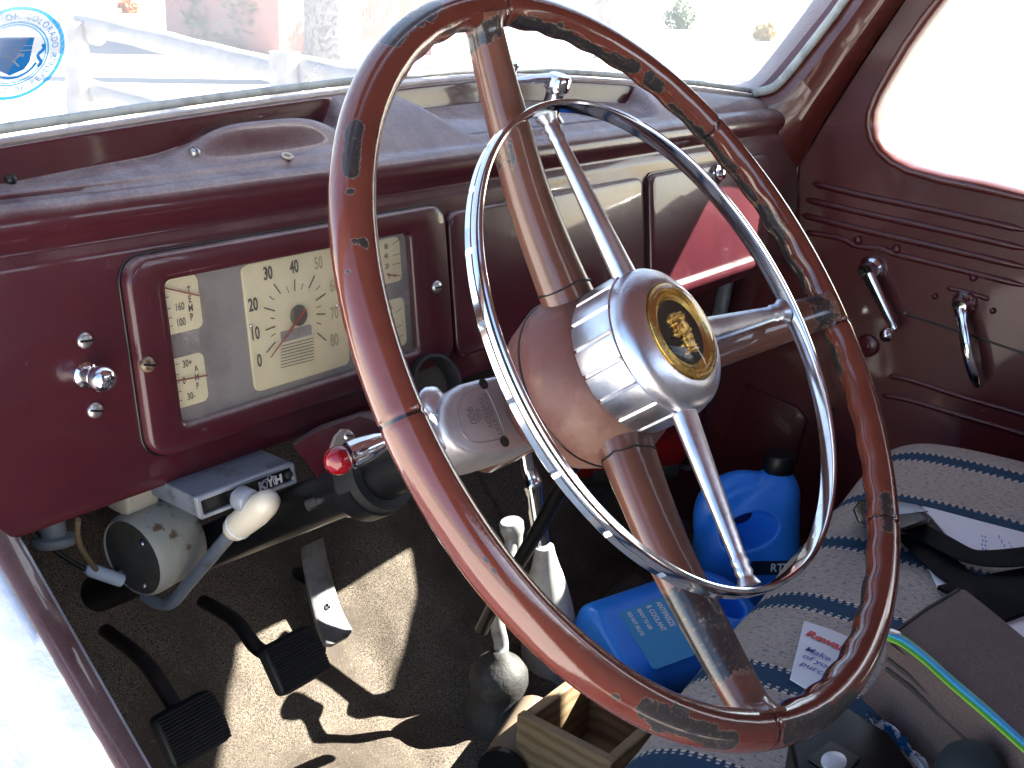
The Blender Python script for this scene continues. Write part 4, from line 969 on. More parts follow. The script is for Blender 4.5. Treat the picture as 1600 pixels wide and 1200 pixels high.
sh = thing('gear_lever', 'short steel gear lever with a flat top in a rubber boot', 'gear lever', (.338, .367, .0))
b0 = onZ(777, 1108, .02)
obj('boot', lathe([(.042, -.04), (.040, .0), (.0365, .012), (.0325, .020), (.032, .030), (.0345, .040), (.033, .052), (.026, .062), (.018, .068), (.012, .074), (.0085, .078)], b0, (-.01, 0, 1), 40), 'leather', sh, 50)
s0 = b0 + np.array([0, 0, .07]); 
sp_ = smooth_path([s0, onY(783, 1005, b0[1] + .004), onY(776, 965, b0[1] + .008), onY(785, 920, b0[1] + .012), onY(797, 862, b0[1] + .020), onY(800, 825, b0[1] + .024)], 6)
obj('rod', tube(sp_, [.0085] * 12 + [.0075] * (len(sp_) - 12), 16), 'shift_steel', sh, 60)
tp = sp_[-1]
obj('grip', lathe([(.0085, -.03), (.0095, -.02), (.0112, -.010), (.0135, -.003), (.0138, .006), (.012, .009), (.0001, .0095)], tp, (-.15, .1, 1), 28), 'shift_steel', sh, 40)
tl = thing('transfer_lever', 'chrome lever with a bulging joint standing behind the black rod', 'lever', onX(852, 950, .43))
T_ = [onX(u, v, .43) for u, v in ((818, 690), (824, 730), (832, 757), (838, 800), (848, 860), (854, 905))]
obj('rod', tube(smooth_path(T_, 8), [.0105 + .0022 * math.exp(-((k - 16) / 1.6) ** 2) for k in range(8 * 5 + 1)], 18), 'chrome', tl, 60)
c0 = T_[-1]
obj('lever_base', lathe([(.036, -.16), (.034, -.06), (.030, -.03), (.024, .0), (.017, .022), (.0125, .04), (.011, .05)], c0 + np.array([.0, .0, -.005]), (-.1, .05, 1), 28), mat('pale_lever_boot', (.45, .44, .42), .55, var=(30, (.3, .29, .28), .45, .7)), tl, 60)
tag(obj('black_rod', tube(smooth_path([onY(918, 684, .235), onY(870, 775, .275), onY(822, 860, .31), onY(785, 920, .335), onY(752, 985, .36)], 6), .0075, 14), 'black', None, 60), 'straight black rod slanting down from behind the hub in front of the chrome lever', 'rod')
f_ = obj('floor_tube', tube([onZ(922, 990, .03), onZ(992, 918, .03)], .021, 20), mat('dusty_brown_tube', (.09, .072, .055), .8, bump=(90, .3)), None, 40)
tag(f_, 'dusty brown tube lying on the floor beside the blue jugs', 'tube')
f_ = thing('cardboard_tube', 'tan cardboard tube with a dark end lying left of the wooden box', 'tube', onZ(800, 1185, .03))
ta_, tb_ = onZ(786, 1205, .035), onZ(838, 1118, .035)
obj('roll', tube([ta_, tb_], .026, 24), mat('tan_card', (.26, .19, .13), .75), f_, 40)
obj('end_plug', tube([ta_ - (tb_ - ta_) * .03, ta_ + (tb_ - ta_) * .04], .027, 24), 'cap', f_, 40)
rc = thing('red_canister', 'red canister with a dark band lying far forward on the passenger floor', 'canister', onX(945, 715, .80))
rcp = onX(942, 712, .80)
obj('body', tube([rcp + np.array([-.07, .05, .006]), rcp + np.array([-.06, .045, .005]), rcp + np.array([.10, -.06, 0]), rcp + np.array([.115, -.07, 0])], [.02, .036, .036, .02], 24), 'redcan', rc, 50)
obj('band', tube([rcp + np.array([-.02, .0185, -.012]), rcp + np.array([.10, -.06, -.016])], .033, 24), 'drumback', rc, 50)
hs = tag(obj('hose', tube(smooth_path([onY(1143, 395, .40), onY(1135, 440, .41), onY(1122, 500, .42), onY(1105, 560, .45)], 6), .011, 14, .6), 'greymetal', None, 60), 'grey heater hose hanging below the glove box', 'hose')

# ------------------------------------------------------------------ passenger door
door = thing('passenger_door', 'maroon passenger door with pressed ribs, window crank and handle', 'door', (.95, .1, .1))
DX = .945
def fd(a, b, d): return np.array([DX + .03 * (a - .25) * -.3 - d + (.008 * (b - .4) ** 2), a, b])
pxd = lambda u, v: onX(u, v, DX)[1:]
front = [pxd(1400, 22), pxd(1345, 105), pxd(1291, 190), pxd(1252, 258), pxd(1226, 311), pxd(1205, 370), (.385, .42), (.405, .32), (.43, .20), (.44, .05)]
outer = [(-.62, 1.06), (-.3, 1.10), (.10, 1.06)] + [tuple(p) for p in front] + [(.40, -.02), (-.62, -.02)]
wpx = [(1476, -8), (1446, 30), (1418, 70), (1393, 112), (1372, 150), (1362, 175), (1360, 195), (1365, 217), (1377, 236), (1395, 252), (1420, 265), (1470, 279), (1535, 292), (1600, 307)]
win = [tuple(pxd(*p)) for p in wpx]
yb = win[-1]; win += [(-.04, yb[1] - .004), (-.11, yb[1] + .006), (-.145, yb[1] + .04), (-.15, .72), (-.145, .81), (-.12, .845), (-.06, .86), (.08, .86), (.14, .855), (.175, .845)]
obj('door_shell', poly(outer, [win], fd, -.05, 0), 'door_paint', door, 30)
wc_ = np.mean(np.array(win), 0)
wi = [np.array(p) for p in win]
def off_(p, k): 
    v = wc_ - p; return p + v / np.linalg.norm(v) * k
lp_ = [[fd(*off_(p, k), d) for p in wi] for k, d in ((-.008, .001), (-.006, .006), (-.001, .007), (.004, .003), (.007, -.008), (.008, -.03))]
obj('window_frame', loft(lp_, True, False, False), 'pillar_paint', door, 60)
wg = obj('window_glass', poly([tuple(off_(p, .004)) for p in wi], [], fd, -.030, -.026), 'sideglass', door, 0)
def rib(name, pts, r=.005, sink=.4, m='door_paint'):
    P = [fd(*pxd(*p), -r * sink) for p in pts]
    return obj(name, tube(smooth_path(P, 6), [r * .3] + [r] * (6 * (len(P) - 1) - 1) + [r * .6], 12), m, door, 60)
rib('pressed_rib', [(1268, 286), (1350, 306), (1450, 327), (1600, 360)], .0052)
rib('pressed_rib', [(1257, 311), (1350, 333), (1450, 355), (1600, 389)], .0052)
rib('pressed_rib', [(1250, 335), (1350, 360), (1450, 383), (1600, 418)], .0052)
rib('pressed_rib', [(1256, 362), (1315, 373), (1332, 382), (1348, 386), (1378, 389), (1398, 397), (1450, 410), (1600, 447)], .0046)
rib('pressed_seam', [(1388, 588), (1420, 594), (1500, 620), (1640, 661)], .0042)
rib('pressed_seam', [(1378, 618), (1420, 626), (1500, 650), (1640, 692)], .0042)
rib('panel_seam', [(1396, 486), (1440, 499), (1520, 526), (1620, 560)], .0016, .5, 'black')
rib('handle_plate', [(1478, 450), (1510, 457), (1545, 468)], .0036)
obj('lower_panel', slab([tuple(pxd(*p)) for p in ((1166, 600), (1250, 636), (1262, 655), (1240, 740), (1150, 760), (1128, 700))], fd, -.002, .006, .004), 'door_paint', door, 50)
for i, (u, v, r) in enumerate(((1341, 375, .0062), (1401, 389, .0062), (1521, 434, .005), (1461, 463, .004), (1551, 486, .004), (1415, 489, .003), (1357, 541, .006), (1300, 640, .003))):
    obj('door_bolt', lathe([(r, -.001), (r, .001), (r * .8, .003), (r * .3, .0042), (.0001, .0042)], fd(*pxd(u, v), .001), (-1, 0, 0), 18), 'rusty' if i in (5,) else 'door_paint', door, 40)
obj('bolt_boss', lathe([(.016, -.002), (.016, .002), (.013, .0045), (.0001, .0045)], fd(*pxd(1356, 540), -.001), (-1, 0, 0), 24), 'door_paint', door, 50)
wcr = obj('window_crank', lathe([(.0185, 0), (.0185, .004), (.0155, .009), (.0120, .011), (.0115, .022), (.0095, .026), (.0001, .0265)], fd(*pxd(1363, 420), 0), (-1, 0, 0), 28), 'chrome', door, 50)
k0 = fd(*pxd(1366, 424), .022); k1 = fd(*pxd(1410, 508), .030)
obj('crank_arm', tube(smooth_path([k0, k0 * .6 + k1 * .4, k1], 8), [.0098 - .0048 * k / 16 for k in range(17)], 14, .7, (-1, 0, 0)), 'chrome', wcr, 60)
obj('crank_knob', lathe([(.003, -.004), (.004, .006), (.0082, .009), (.0095, .016), (.0075, .023), (.0001, .025)], fd(*pxd(1402, 513), .028), (-1, -.1, 0), 20), 'chrome', wcr, 60)
dh = obj('door_handle', lathe([(.0165, 0), (.0165, .004), (.0135, .009), (.0110, .011), (.0105, .022), (.0085, .026), (.0001, .0265)], fd(*pxd(1508, 474), 0), (-1, 0, 0), 28), 'chrome', door, 50)
g0 = fd(*pxd(1508, 478), .022); g1 = fd(*pxd(1524, 540), .034); g2 = fd(*pxd(1537, 598), .026)
obj('handle_arm', tube(smooth_path([g0, g1, g2], 8), [.0090] * 3 + [.0072] * 7 + [.0078] * 4 + [.006, .005, .003], 14, .75, (-1, 0, 0)), 'chrome', dh, 60)
# ------------------------------------------------------------------ bench seat
seat = thing('bench_seat', 'bench seat in a grey woven cover with navy stripes and dashed white borders', 'seat', (.22, -.3, 0))
SP = smooth_path([np.array(p) for p in ((.020, .02), (.050, .10), (.070, .19), (.076, .245), (.066, .286), (.040, .311), (-.01, .325), (-.12, .331), (-.30, .322), (-.56, .300))], 8)
SX0, SX1 = -.30, .815
def seat_fn(x, k):
    y, z = SP[k]
    e = max(0, (x - (SX1 - .11)) / .11); f = 1 - math.sqrt(max(0, 1 - min(1, e) ** 2.4))
    z2 = z - f * .11 * min(1, z / .3); y2 = y - f * .06 * sstep(-.2, .08, y)
    z2 += .0035 * nz(x * 5, y * 6, 2) * (z > .2) + .004 * math.sin((x + .02) * 2 * math.pi / .128) * .35 * sstep(.15, .3, z)
    y2 += .004 * nz(x * 6, z * 5, 8) + (.113 * (x - .1) - .032) * sstep(-.35, -.02, y)
    return (x, y2, z2)
arc = [0]
for i in range(1, len(SP)): arc.append(arc[-1] + float(np.linalg.norm(SP[i] - SP[i - 1])))
NXs = 240; xs = np.linspace(SX0, SX1, NXs); V = []; UV = []; Fc = []
xa = []; acc = 0
for k in range(len(SP)):
    for i, x in enumerate(xs): V.append(seat_fn(x, k)); UV.append((x, arc[k]))
for k in range(len(SP) - 1):
    for i in range(NXs - 1): a_ = k * NXs + i; Fc.append((a_, a_ + 1, a_ + 1 + NXs, a_ + NXs))
for k in range(len(SP)): V.append((SX1 + .004, SP[k][0] - .06, max(.0, V[k * NXs + NXs - 1][2] - .12))); UV.append((SX1 + .1, arc[k]))
b_ = len(SP) * NXs
for k in range(len(SP) - 1): Fc.append((k * NXs + NXs - 1, b_ + k, b_ + k + 1, (k + 1) * NXs + NXs - 1))
obj('cushion', (V, Fc), 'fabric', seat, 70, UV)
bb = [(-.55, .28), (-.53, .36), (-.57, .52), (-.62, .70), (-.66, .78), (-.70, .80), (-.74, .78), (-.74, .28)]
V = []; UV = []; Fc = []; bs = smooth_path([np.array(p) for p in bb], 4); xb = np.linspace(SX0, .86, 40)
for k, p in enumerate(bs):
    for x in xb: V.append((x, p[0], p[1])); UV.append((x, k * .02))
Fc = [(k * 40 + i, k * 40 + i + 1, k * 40 + i + 41, k * 40 + i + 40) for k in range(len(bs) - 1) for i in range(39)]
obj('backrest', (V, Fc), 'fabric', seat, 70, UV)

def flat(name, pix, z, th, m, parent=None, bev=.0006, uneven=0):
    def fz(a, b, d):
        return np.array([a, b, z + d + uneven * nz(a * 14, b * 14, 3)])
    P = [onZ(u, v, z)[:2] for u, v in pix]
    ar = sum(P[i][0] * P[(i + 1) % len(P)][1] - P[(i + 1) % len(P)][0] * P[i][1] for i in range(len(P)))
    if ar < 0: P = P[::-1]
    return obj(name, slab(P, fz, 0, th, bev), m, parent, 40)
ZS = .333
p1 = flat('paper', [(1440, 792), (1462, 797), (1540, 818), (1610, 836), (1610, 872), (1530, 872), (1490, 850)], ZS + .001, .0012, 'paper')
tag(p1, 'white printed sheet lying right of the seat belt buckle', 'paper')
pz = lambda u, v: onZ(u, v, ZS + .0027)
def scrib(u, v, du, dv, m_):
    return (lambda P: (P, [(0, 1, 2, 3)]))([pz(u, v), pz(u + du * .3, v + dv), pz(u + du, v + dv + du * .25), pz(u + du * .8, v + du * .25)])
lines = [scrib(1533 + 5 * i + (k % 2), 836 + 6.5 * k + i * 1.4, 3.2, 3.0, 0) for k in range(5) for i in range(2)]
lines += [scrib(1560 + k * 4, 836 + 7 * k, 2.2, 5, 0) for k in range(5)] + [scrib(1576 + 3 * k, 846 + 6 * k, 2, 3.6, 0) for k in range(3)]
obj('blue_writing', join(*lines), 'blueprint', p1, 0)
tag(flat('paper', [(1436, 856), (1458, 862), (1503, 906), (1466, 922)], ZS + .001, .001, 'paper'), 'white paper corner poking out between the two seat belts', 'paper')
tag(flat('paper', [(1548, 980), (1612, 960), (1612, 1030)], ZS + .001, .001, 'paper'), 'white paper edge right of the taupe bag', 'paper')
sb = thing('seat_belt', 'black lap belt with a plastic buckle lying across the seat', 'seat belt', onZ(1400, 810, ZS))
bk = obj('buckle', join(*[(lambda P: loft(P))([[onZ(1394 + u * s, 800 + v * s, ZS + h) for u, v in ((-62, -4), (-52, -18), (-20, -22), (10, -20), (46, -4), (60, 8), (58, 18), (16, 32), (-20, 26), (-54, 16))] for s, h in ((.96, .0), (1.0, .006), (1.0, .018), (.95, .024), (.80, .0265))])]), 'buckle', sb, 40)
obj('buckle_window', flat('recess', [(1400, 785), (1432, 790), (1450, 800), (1404, 806)], ZS + .026, .0012, 'greymetal', sb).data and join(box(onZ(1362, 798, ZS + .027), (.012, .010, .003), .001)), 'rubber', bk)
def web(name, pix, z, width, m='belt', tw=0.):
    P = smooth_path([onZ(u, v, z + h) for u, v, h in pix], 6); L_ = []
    for i, p in enumerate(P):
        d = P[min(i + 1, len(P) - 1)] - P[max(i - 1, 0)]; d /= np.linalg.norm(d); n_ = np.array([-d[1], d[0], 0]); n_ /= np.linalg.norm(n_)
        L_.append([p + n_ * width / 2 + [0, 0, tw], p + n_ * width / 2 + [0, 0, .0014 + tw], p - n_ * width / 2 + [0, 0, .0014], p - n_ * width / 2])
    return obj(name, loft(L_), m, sb, 40)
web('webbing', [(1415, 820, .008), (1460, 842, .008), (1510, 868, .010), (1560, 874, .012), (1640, 866, .014)], ZS, .030)
web('webbing', [(1425, 836, .004), (1470, 880, .004), (1520, 912, .005), (1660, 940, .006)], ZS, .034)
flat('folded_webbing', [(1464, 921), (1530, 905), (1612, 890), (1612, 958), (1540, 985), (1500, 940)], ZS + .003, .004, 'belt', sb)

cd = flat('reward_card', [(1256, 971), (1300, 985), (1352, 1008), (1340, 1040), (1306, 1078), (1262, 1079), (1234, 1062)], .3275, .0009, 'paper')
tag(cd, 'white card printed Rewards in red lying on the seat behind the wheel rim', 'card')
o0 = onZ(1262, 985, .329); ex = onZ(1322, 1010, .329) - o0; ex /= np.linalg.norm(ex); ey = np.cross([0, 0, 1], ex)
fc_ = lambda a, b: o0 + ex * a + ey * b + np.array([0, 0, .0003])
def cpx(u, v): q_ = onZ(u, v, .329) - o0; return (q_ @ ex, q_ @ ey)
obj('red_heading', text3('Rewards', .0125, fc_, 1.0, -.02, 'LEFT', .0005, cpx(1261, 989)), 'redprint', cd, 0)
obj('blue_text', join(text3('Make your', .0095, fc_, 1.05, -.05, 'LEFT', .0001, cpx(1259, 1013)), text3('of your', .0095, fc_, 1.05, -.05, 'LEFT', .0001, cpx(1255, 1024)), text3('purchase', .0095, fc_, 1.05, -.05, 'LEFT', .0001, cpx(1252, 1036))), 'blueprint', cd, 0)

bag = thing('zip_bag', 'taupe fabric zip bag with lime and blue zipper on the seat', 'bag', onZ(1520, 1060, .335))
ZB = .392
top = [onZ(u, v, ZB) for u, v in ((1392, 990), (1440, 955), (1494, 923), (1506, 925), (1560, 968), (1620, 1018), (1760, 1130), (1760, 1330), (1680, 1262), (1600, 1185), (1540, 1130), (1480, 1078), (1430, 1030))]
bot = [np.array([p[0], p[1], .332]) for p in top]
cen = np.mean(top, 0)
L_ = [bot, [p * .5 + q_ * .5 + (p - cen) * [.025, .025, 0] for p, q_ in zip(top, bot)], top, [p + (cen - p) * .03 + [0, 0, .0035] for p in top], [p + (cen - p) * .25 + [0, 0, .006] for p in top], [p + (cen - p) * .7 + [0, 0, .007] for p in top]]
obj('body', loft(L_), 'bag', bag, 50)
zt = smooth_path([onZ(u, v, ZB) for u, v in ((1388, 999), (1410, 1012), (1440, 1036), (1480, 1072), (1540, 1124), (1600, 1178), (1660, 1232))], 6)
sd_ = np.array([-.35, -.55, .65]); 
def tape(o1, w1, h1, m_, nm, z_=0.):
    L_ = []
    for i, p in enumerate(zt):
        d = zt[min(i + 1, len(zt) - 1)] - zt[max(i - 1, 0)]; d /= np.linalg.norm(d); s_ = np.cross(d, sd_); s_ /= np.linalg.norm(s_); n_ = np.cross(s_, d); n_ = n_ if n_[2] > 0 else -n_
        c_ = p + s_ * o1 + n_ * (.0045 + z_); L_.append([c_ - s_ * w1, c_ - s_ * w1 + n_ * h1, c_ + s_ * w1 + n_ * h1, c_ + s_ * w1])
    obj(nm, loft(L_), m_, bag, 40)
tape(0, .0050, .0010, 'lime', 'zip_tape'); tape(0, .0019, .0028, 'skyblue', 'zip_teeth')
obj('zip_pull', box(zt[1] + np.array([0, -.002, .006]), (.007, .010, .004), .0015), 'steel', bag)
fr_t = [onZ(u, v, ZB - .004) for u, v in ((1386, 1003), (1436, 1040), (1536, 1130), (1596, 1185), (1650, 1240))]
fr_b = [onZ(u, v, .336) for u, v in ((1345, 1090), (1370, 1115), (1440, 1180), (1500, 1245), (1560, 1300))]
L_ = []
for s in np.linspace(0, 1, 10):
    L_.append([a_ * (1 - s) + b__ * s + np.array([-.35, -.5, .35]) * .012 * math.sin(math.pi * s) for a_, b__ in zip(fr_t, fr_b)])
obj('front_panel', loft(L_, False, False, False), 'bag', bag, 60)
def frp(s, t, d=0.):
    i = min(3, int(t * 4)); f = t * 4 - i
    a_ = fr_t[i] * (1 - f) + fr_t[i + 1] * f; b__ = fr_b[i] * (1 - f) + fr_b[i + 1] * f
    return a_ * (1 - s) + b__ * s + np.array([-.35, -.5, .35]) * (.012 * math.sin(math.pi * s) + d)
obj('pocket', loft([[frp(s, t, .004 * math.sin(math.pi * min(1, .1 + t))) for t in np.linspace(.03, .95, 14)] for s in np.linspace(.42, .98, 8)] , False, False, False), 'bag', bag, 60)
obj('pocket_hem', tube([frp(.42, t, .0045 * math.sin(math.pi * min(1, .1 + t))) for t in np.linspace(.03, .95, 14)], .0018, 8), 'bagdark', bag)
obj('seam_piping', tube([frp(.26, t, .001) for t in np.linspace(.02, .98, 14)], .0016, 8), 'bagdark', bag)
obj('seam_piping', tube([p + (cen - p) * .05 + [0, 0, .004] for p in top[0:3]], .0013, 8), 'bagdark', bag)

gd = thing('black_case', 'black plastic case with an oval silver window at the bottom edge', 'case', onZ(1300, 1190, .33))
flat('case_body', [(1226, 1203), (1290, 1143), (1312, 1141), (1384, 1188), (1420, 1240), (1330, 1300), (1240, 1260)], .333, .022, 'buckle', gd, .004)
flat('window_bezel', [(1262, 1186), (1297, 1160), (1344, 1186), (1312, 1222)], .3555, .0015, 'rubber', gd, .0008)
def eln(u, v, a_, b__, z): 
    c_ = onZ(u, v, z); return [c_ + np.array([math.cos(t) * a_, math.sin(t) * b__, 0]) for t in np.linspace(0, 2 * math.pi, 28, endpoint=False)]
c_ = onZ(1303, 1189, .3585)
obj('silver_window', loft([[c_ + np.array([math.cos(t) * .010 * s, math.sin(t) * .0075 * s, h]) for t in np.linspace(0, 2 * math.pi, 28, endpoint=False)] for s, h in ((1, -.001), (.97, .0006), (.8, .0010), (.4, .0012))]), mat('silver_plastic', (.42, .43, .47), .3, .3), gd, 60)
wrp = thing('snack_wrapper', 'crumpled blue and white foil wrapper tucked under the bag', 'wrapper', onZ(1400, 1160, .335))
def wrap(u, v):
    p = onZ(1352 + 95 * u + 25 * v, 1118 + 85 * u + 55 * v - 20 * (1 - u) * v, .338); return p + np.array([0, 0, .010 * abs(nz(u * 4, v * 5, 2)) + .006 * math.sin(u * 3.1)])
obj('foil', grid(wrap, 24, 24), mat('blue_foil', (.02, .13, .30), .3, .3, var=[(60, (.62, .64, .68), .50, .53), (45, (.02, .05, .14), .60, .63)]), wrp, 30)
tag(obj('cloth_cap', ellipsoid(onZ(1518, 1212, .372), .021, (0, 0, 1), 30, 18), 'teal', None, 60), 'dark teal rounded cloth lump in front of the bag', 'cloth')

# ------------------------------------------------------------------ wooden box on the floor
wb = thing('wooden_box', 'open pine box standing on the floor against the seat', 'box', (.33, .21, 0))
x0_, x1_, y0_, y1_, zt_, th = .252, .385, .156, .272, .100, .012
def board(nm, a_, b__): obj(nm, box((np.array(a_) + np.array(b__)) / 2, np.abs(np.array(b__) - np.array(a_)), .0015), 'wood', wb, 40)
board('side_board', (x0_, y0_, .004), (x0_ + th, y1_, zt_)); board('side_board', (x1_ - th, y0_, .004), (x1_, y1_, zt_))
board('end_board', (x0_ + th, y0_ + .001, .004), (x1_ - th, y0_ + th, zt_ - .002)); board('end_board', (x0_ + th, y1_ - th, .004), (x1_ - th, y1_ - .001, zt_ - .002))
board('base_board', (x0_ + th, y0_ + th, .006), (x1_ - th, y1_ - th, .016))

# ------------------------------------------------------------------ two blue jugs
def jug_mesh():
    def rr(cx, w_, d_, z, r, k=1.5):
        r *= k; return [np.array([a_, b__, z]) for a_, b__ in rrect(cx, 0, w_, d_, min(r, d_ / 2.1, w_ / 2.1), 5)]
    body = loft([rr(0, .120, .095, 0, .02), rr(0, .134, .108, .006, .025), rr(0, .134, .108, .125, .025), rr(0, .132, .106, .15, .03), rr(.004, .122, .096, .178, .03), rr(.018, .092, .074, .200, .03), rr(.030, .056, .052, .214, .025), rr(.034, .036, .036, .222, .017), rr(.034, .036, .036, .232, .017)])
    hand = tube(smooth_path([np.array(p) for p in ((.02, 0, .205), (-.02, 0, .208), (-.050, 0, .190), (-.058, 0, .160), (-.052, 0, .12))], 6), .0165, 14)
    V, Fq = join(body, hand)
    me = bpy.data.meshes.new('j'); me.from_pydata(V, [], Fq); bm = bmesh.new(); bm.from_mesh(me); bmesh.ops.recalc_face_normals(bm, faces=bm.faces); bm.to_mesh(me); bm.free()
    o = bpy.data.objects.new('j', me); COL.objects.link(o)
    r_ = o.modifiers.new('r', 'REMESH'); r_.mode = 'VOXEL'; r_.voxel_size = .003
    s_ = o.modifiers.new('s', 'SMOOTH'); s_.iterations = 10; s_.factor = .5
    dents = []
    for sgn in (1, -1):
        V, Fq = ellipsoid((0, 0, 0), 1, seg=28, rows=18)
        dm = bpy.data.meshes.new('d'); dm.from_pydata([(-.010 + p[0] * .036, sgn * .046 + p[1] * .050, .160 + p[2] * .024 + p[0] * .008) for p in V], [], Fq)
        bm = bmesh.new(); bm.from_mesh(dm); bmesh.ops.remove_doubles(bm, verts=bm.verts, dist=1e-4); bmesh.ops.recalc_face_normals(bm, faces=bm.faces); bm.to_mesh(dm); bm.free()
        do = bpy.data.objects.new('d', dm); COL.objects.link(do); dents.append(do)
        b_ = o.modifiers.new('b', 'BOOLEAN'); b_.operation = 'DIFFERENCE'; b_.object = do; b_.solver = 'EXACT'
    r2 = o.modifiers.new('r2', 'REMESH'); r2.mode = 'VOXEL'; r2.voxel_size = .0025
    s2 = o.modifiers.new('s2', 'SMOOTH'); s2.iterations = 8; s2.factor = .5
    dg = bpy.context.evaluated_depsgraph_get(); m2 = bpy.data.meshes.new_from_object(o.evaluated_get(dg))
    V = [tuple(v.co) for v in m2.vertices]; Fq = [tuple(p.vertices) for p in m2.polygons]
    for q_ in [o] + dents: bpy.data.objects.remove(q_)
    return V, Fq
JM = jug_mesh()
def jug(label, loc, rot, lab):
    t = thing('jug', label, 'jug', loc, 'blue plastic jugs on the passenger floor')
    tr = lambda p: np.array(loc) + rot @ np.array(p, float)
    obj('bottle', ([tr(p) for p in JM[0]], JM[1]), 'jug', t, 80)
    obj('screw_cap', ([tr(p) for p in lathe([(.0195, .224), (.0205, .226), (.0205, .246), (.019, .2485), (.0001, .249)], (.034, 0, 0), (0, 0, 1), 36)[0]], lathe([(.0195, .224), (.0205, .226), (.0205, .246), (.019, .2485), (.0001, .249)], (.034, 0, 0), (0, 0, 1), 36)[1]), 'cap', t, 40)
    lab(t, tr)
def rotm(x, z):
    x = np.array(x, float); x /= np.linalg.norm(x); z = np.array(z, float); z -= x * (z @ x); z /= np.linalg.norm(z); return np.stack([x, np.cross(z, x), z], 1)
def lab1(t, tr):
    f1 = lambda a_, b__, d: tr((a_, -.0535 - d, b__))
    obj('label', slab(rrect(.026, .112, .066, .020, .003, 3), f1, 0, .0012, .0003), 'dark_label', t, 0)
    obj('label_text', text3('RTU', .016, lambda a_, b__: f1(a_, b__, .0016), .9, 0, 'CENTER', .0004, (.032, .112)), 'label_white', t, 0)
jug('upright blue plastic jug with a black screw cap', (.724, .252, .0), rotm((.66, -.75, .03), (.03, .0, 1)), lab1)
def lab2(t, tr):
    # label wraps the side that faces up
    f1 = lambda a_, b__, d=0.: tr((a_, -.0535 - d, b__))
    obj('label', slab(rrect(.012, .066, .080, .074, .006, 4), lambda a_, b__, d: f1(a_, b__, d), 0, .0010, .0003), 'label_blue', t, 0)
    L_ = []
    for i, (s, sz) in enumerate((('CONCENTRATE', .0105), ('ANTIFREEZE', .0095), ('& COOLANT', .0095), ('READY TO USE', .0065), ('DO NOT DILUTE', .0065))):
        L_.append(text3(s, sz, lambda a_, b__: f1(a_, b__, .0014), .66, 0, 'LEFT', .0002, (-.024, .094 - .0135 * i)))
    obj('label_text', join(*L_), 'label_white', t, 0)
jug('blue plastic jug lying on its side with a light blue label', (.425, .285, .066), rotm((-.325, -.817, -.41), (.88, -.40, .10)), lab2)

# ------------------------------------------------------------------ seal sticker on the windshield
st = thing('window_sticker', 'round blue state seal sticker in the lower left windshield corner', 'sticker', onY(20, 83, .40))
c_w = on_plane(19, 83, wbase(-.14) + np.array([0, .008, 0]), (0, .866, .5))
s1 = np.array([1., 0, 0]); s2_ = UP / np.linalg.norm(UP); s3 = np.array([0, -.866, -.5])
rs = np.linalg.norm(on_plane(97, 83, c_w, (0, .866, .5)) - c_w)
fs = lambda a_, b__, d=0.: c_w + s1 * a_ + s2_ * b__ + s3 * (.0012 + d)
def annul(r0, r1, d, m_, nm): 
    n = 72; obj(nm, loft([[fs(r * math.cos(2 * math.pi * k / n), r * math.sin(2 * math.pi * k / n), d) for k in range(n)] for r in (r0, r1)], True, False, False), m_, st, 0)
obj('disc', loft([[fs(rs * .9 * math.cos(2 * math.pi * k / 60), rs * .9 * math.sin(2 * math.pi * k / 60), 0) for k in range(60)]] * 1 + [[fs(rs * .05 * math.cos(2 * math.pi * k / 60), rs * .05 * math.sin(2 * math.pi * k / 60), 0) for k in range(60)]], True, False, True), 'stickerbg', st, 0)
annul(rs * .92, rs, .0003, 'sticker', 'outer_ring'); annul(rs * .66, rs * .69, .0003, 'sticker', 'inner_ring'); annul(rs * .61, rs * .635, .0003, 'sticker', 'inner_ring')
sh_ = [(-.33, .36), (.33, .36), (.34, -.15), (.26, -.32), (0, -.45), (-.26, -.32), (-.34, -.15)]
obj('shield', slab([(a_ * rs, b__ * rs) for a_, b__ in sh_][::-1], lambda a_, b__, d: fs(a_, b__, .0003 + d), 0, .0004, .0001), 'sticker2', st, 0)
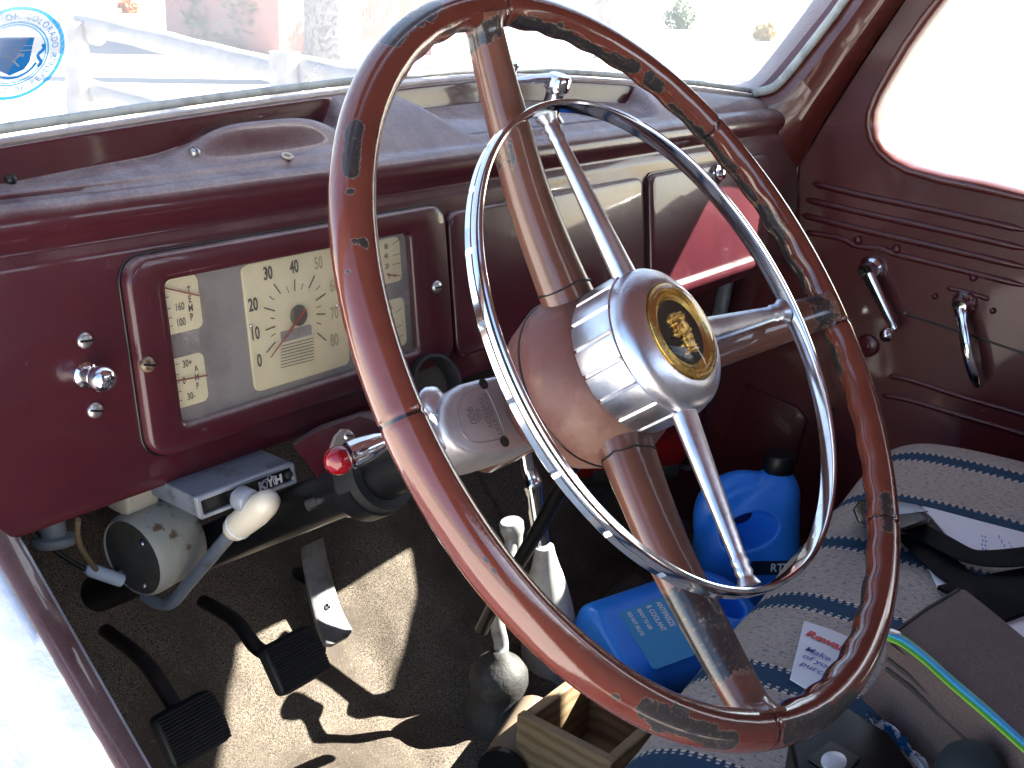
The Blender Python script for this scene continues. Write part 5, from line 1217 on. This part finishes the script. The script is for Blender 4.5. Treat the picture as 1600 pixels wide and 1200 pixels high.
marks = [strip2((-.15 * rs, -.25 * rs), (.12 * rs, .0), .035 * rs, lambda a_, b__: fs(a_, b__, .0009)), strip2((.15 * rs, -.25 * rs), (-.12 * rs, .0), .035 * rs, lambda a_, b__: fs(a_, b__, .0009)),
         strip2((-.33 * rs, .08 * rs), (.33 * rs, .10 * rs), .03 * rs, lambda a_, b__: fs(a_, b__, .0009)), strip2((-.33 * rs, .20 * rs), (.33 * rs, .20 * rs), .02 * rs, lambda a_, b__: fs(a_, b__, .0009)),
         strip2((-.22 * rs, -.02 * rs), (-.06 * rs, -.02 * rs), .07 * rs, lambda a_, b__: fs(a_, b__, .0009)), strip2((.06 * rs, .0), (.2 * rs, .0), .07 * rs, lambda a_, b__: fs(a_, b__, .0009))]
obj('shield_marks', join(*marks), 'stickerbg', st, 0)
dv = []
for k in range(44):                                   # rope strokes on the outer ring
    t = 2 * math.pi * k / 44; dv.append(strip2((rs * .935 * math.cos(t), rs * .935 * math.sin(t)), (rs * .985 * math.cos(t + .07), rs * .985 * math.sin(t + .07)), rs * .02, lambda a_, b__: fs(a_, b__, .0006)))
obj('rope_strokes', join(*dv), 'stickerbg', st, 0)
sc = [tube([fs(rs * .52 + rs * .05 * math.sin(k * 1.2), rs * (.22 - .06 * k), .0008) for k in range(9)], rs * .035, 6, .1, s3)]
sc += [tube([fs(-rs * .52 + rs * .05 * math.sin(k * 1.2), rs * (.22 - .06 * k), .0008) for k in range(9)], rs * .035, 6, .1, s3)]
sc += [tube([fs(rs * .5 * math.cos(t), rs * .5 * math.sin(t), .0008) for t in np.linspace(R(200), R(340), 12)], rs * .025, 6, .1, s3)]
obj('scrollwork', join(*sc), 'sticker', st, 0)
lt = []
def ring_text(s, a_mid, step, flip=False):
    n = len(s)
    for i, ch in enumerate(s):
        if ch == ' ': continue
        t = R(a_mid + (1 if flip else -1) * (i - (n - 1) / 2) * step); rr_ = rs * .80
        lt.append(text3(ch, rs * .19, lambda a_, b__: fs(a_, b__, .0006), .8, t + (math.pi / 2 if flip else -math.pi / 2), 'CENTER', .0, (rr_ * math.cos(t), rr_ * math.sin(t))))
ring_text('STATE OF COLORADO', 88, 9.2); ring_text('DEPARTMENT OF REVENUE', 276, 8.2, True)
for ch, t in (('18', 178), ('76', -2)): lt.append(text3(ch, rs * .16, lambda a_, b__: fs(a_, b__, .0006), .8, 0, 'CENTER', .0, (rs * .80 * math.cos(R(t)), rs * .8 * math.sin(R(t)))))
obj('seal_lettering', join(*lt), 'sticker2', st, 0)
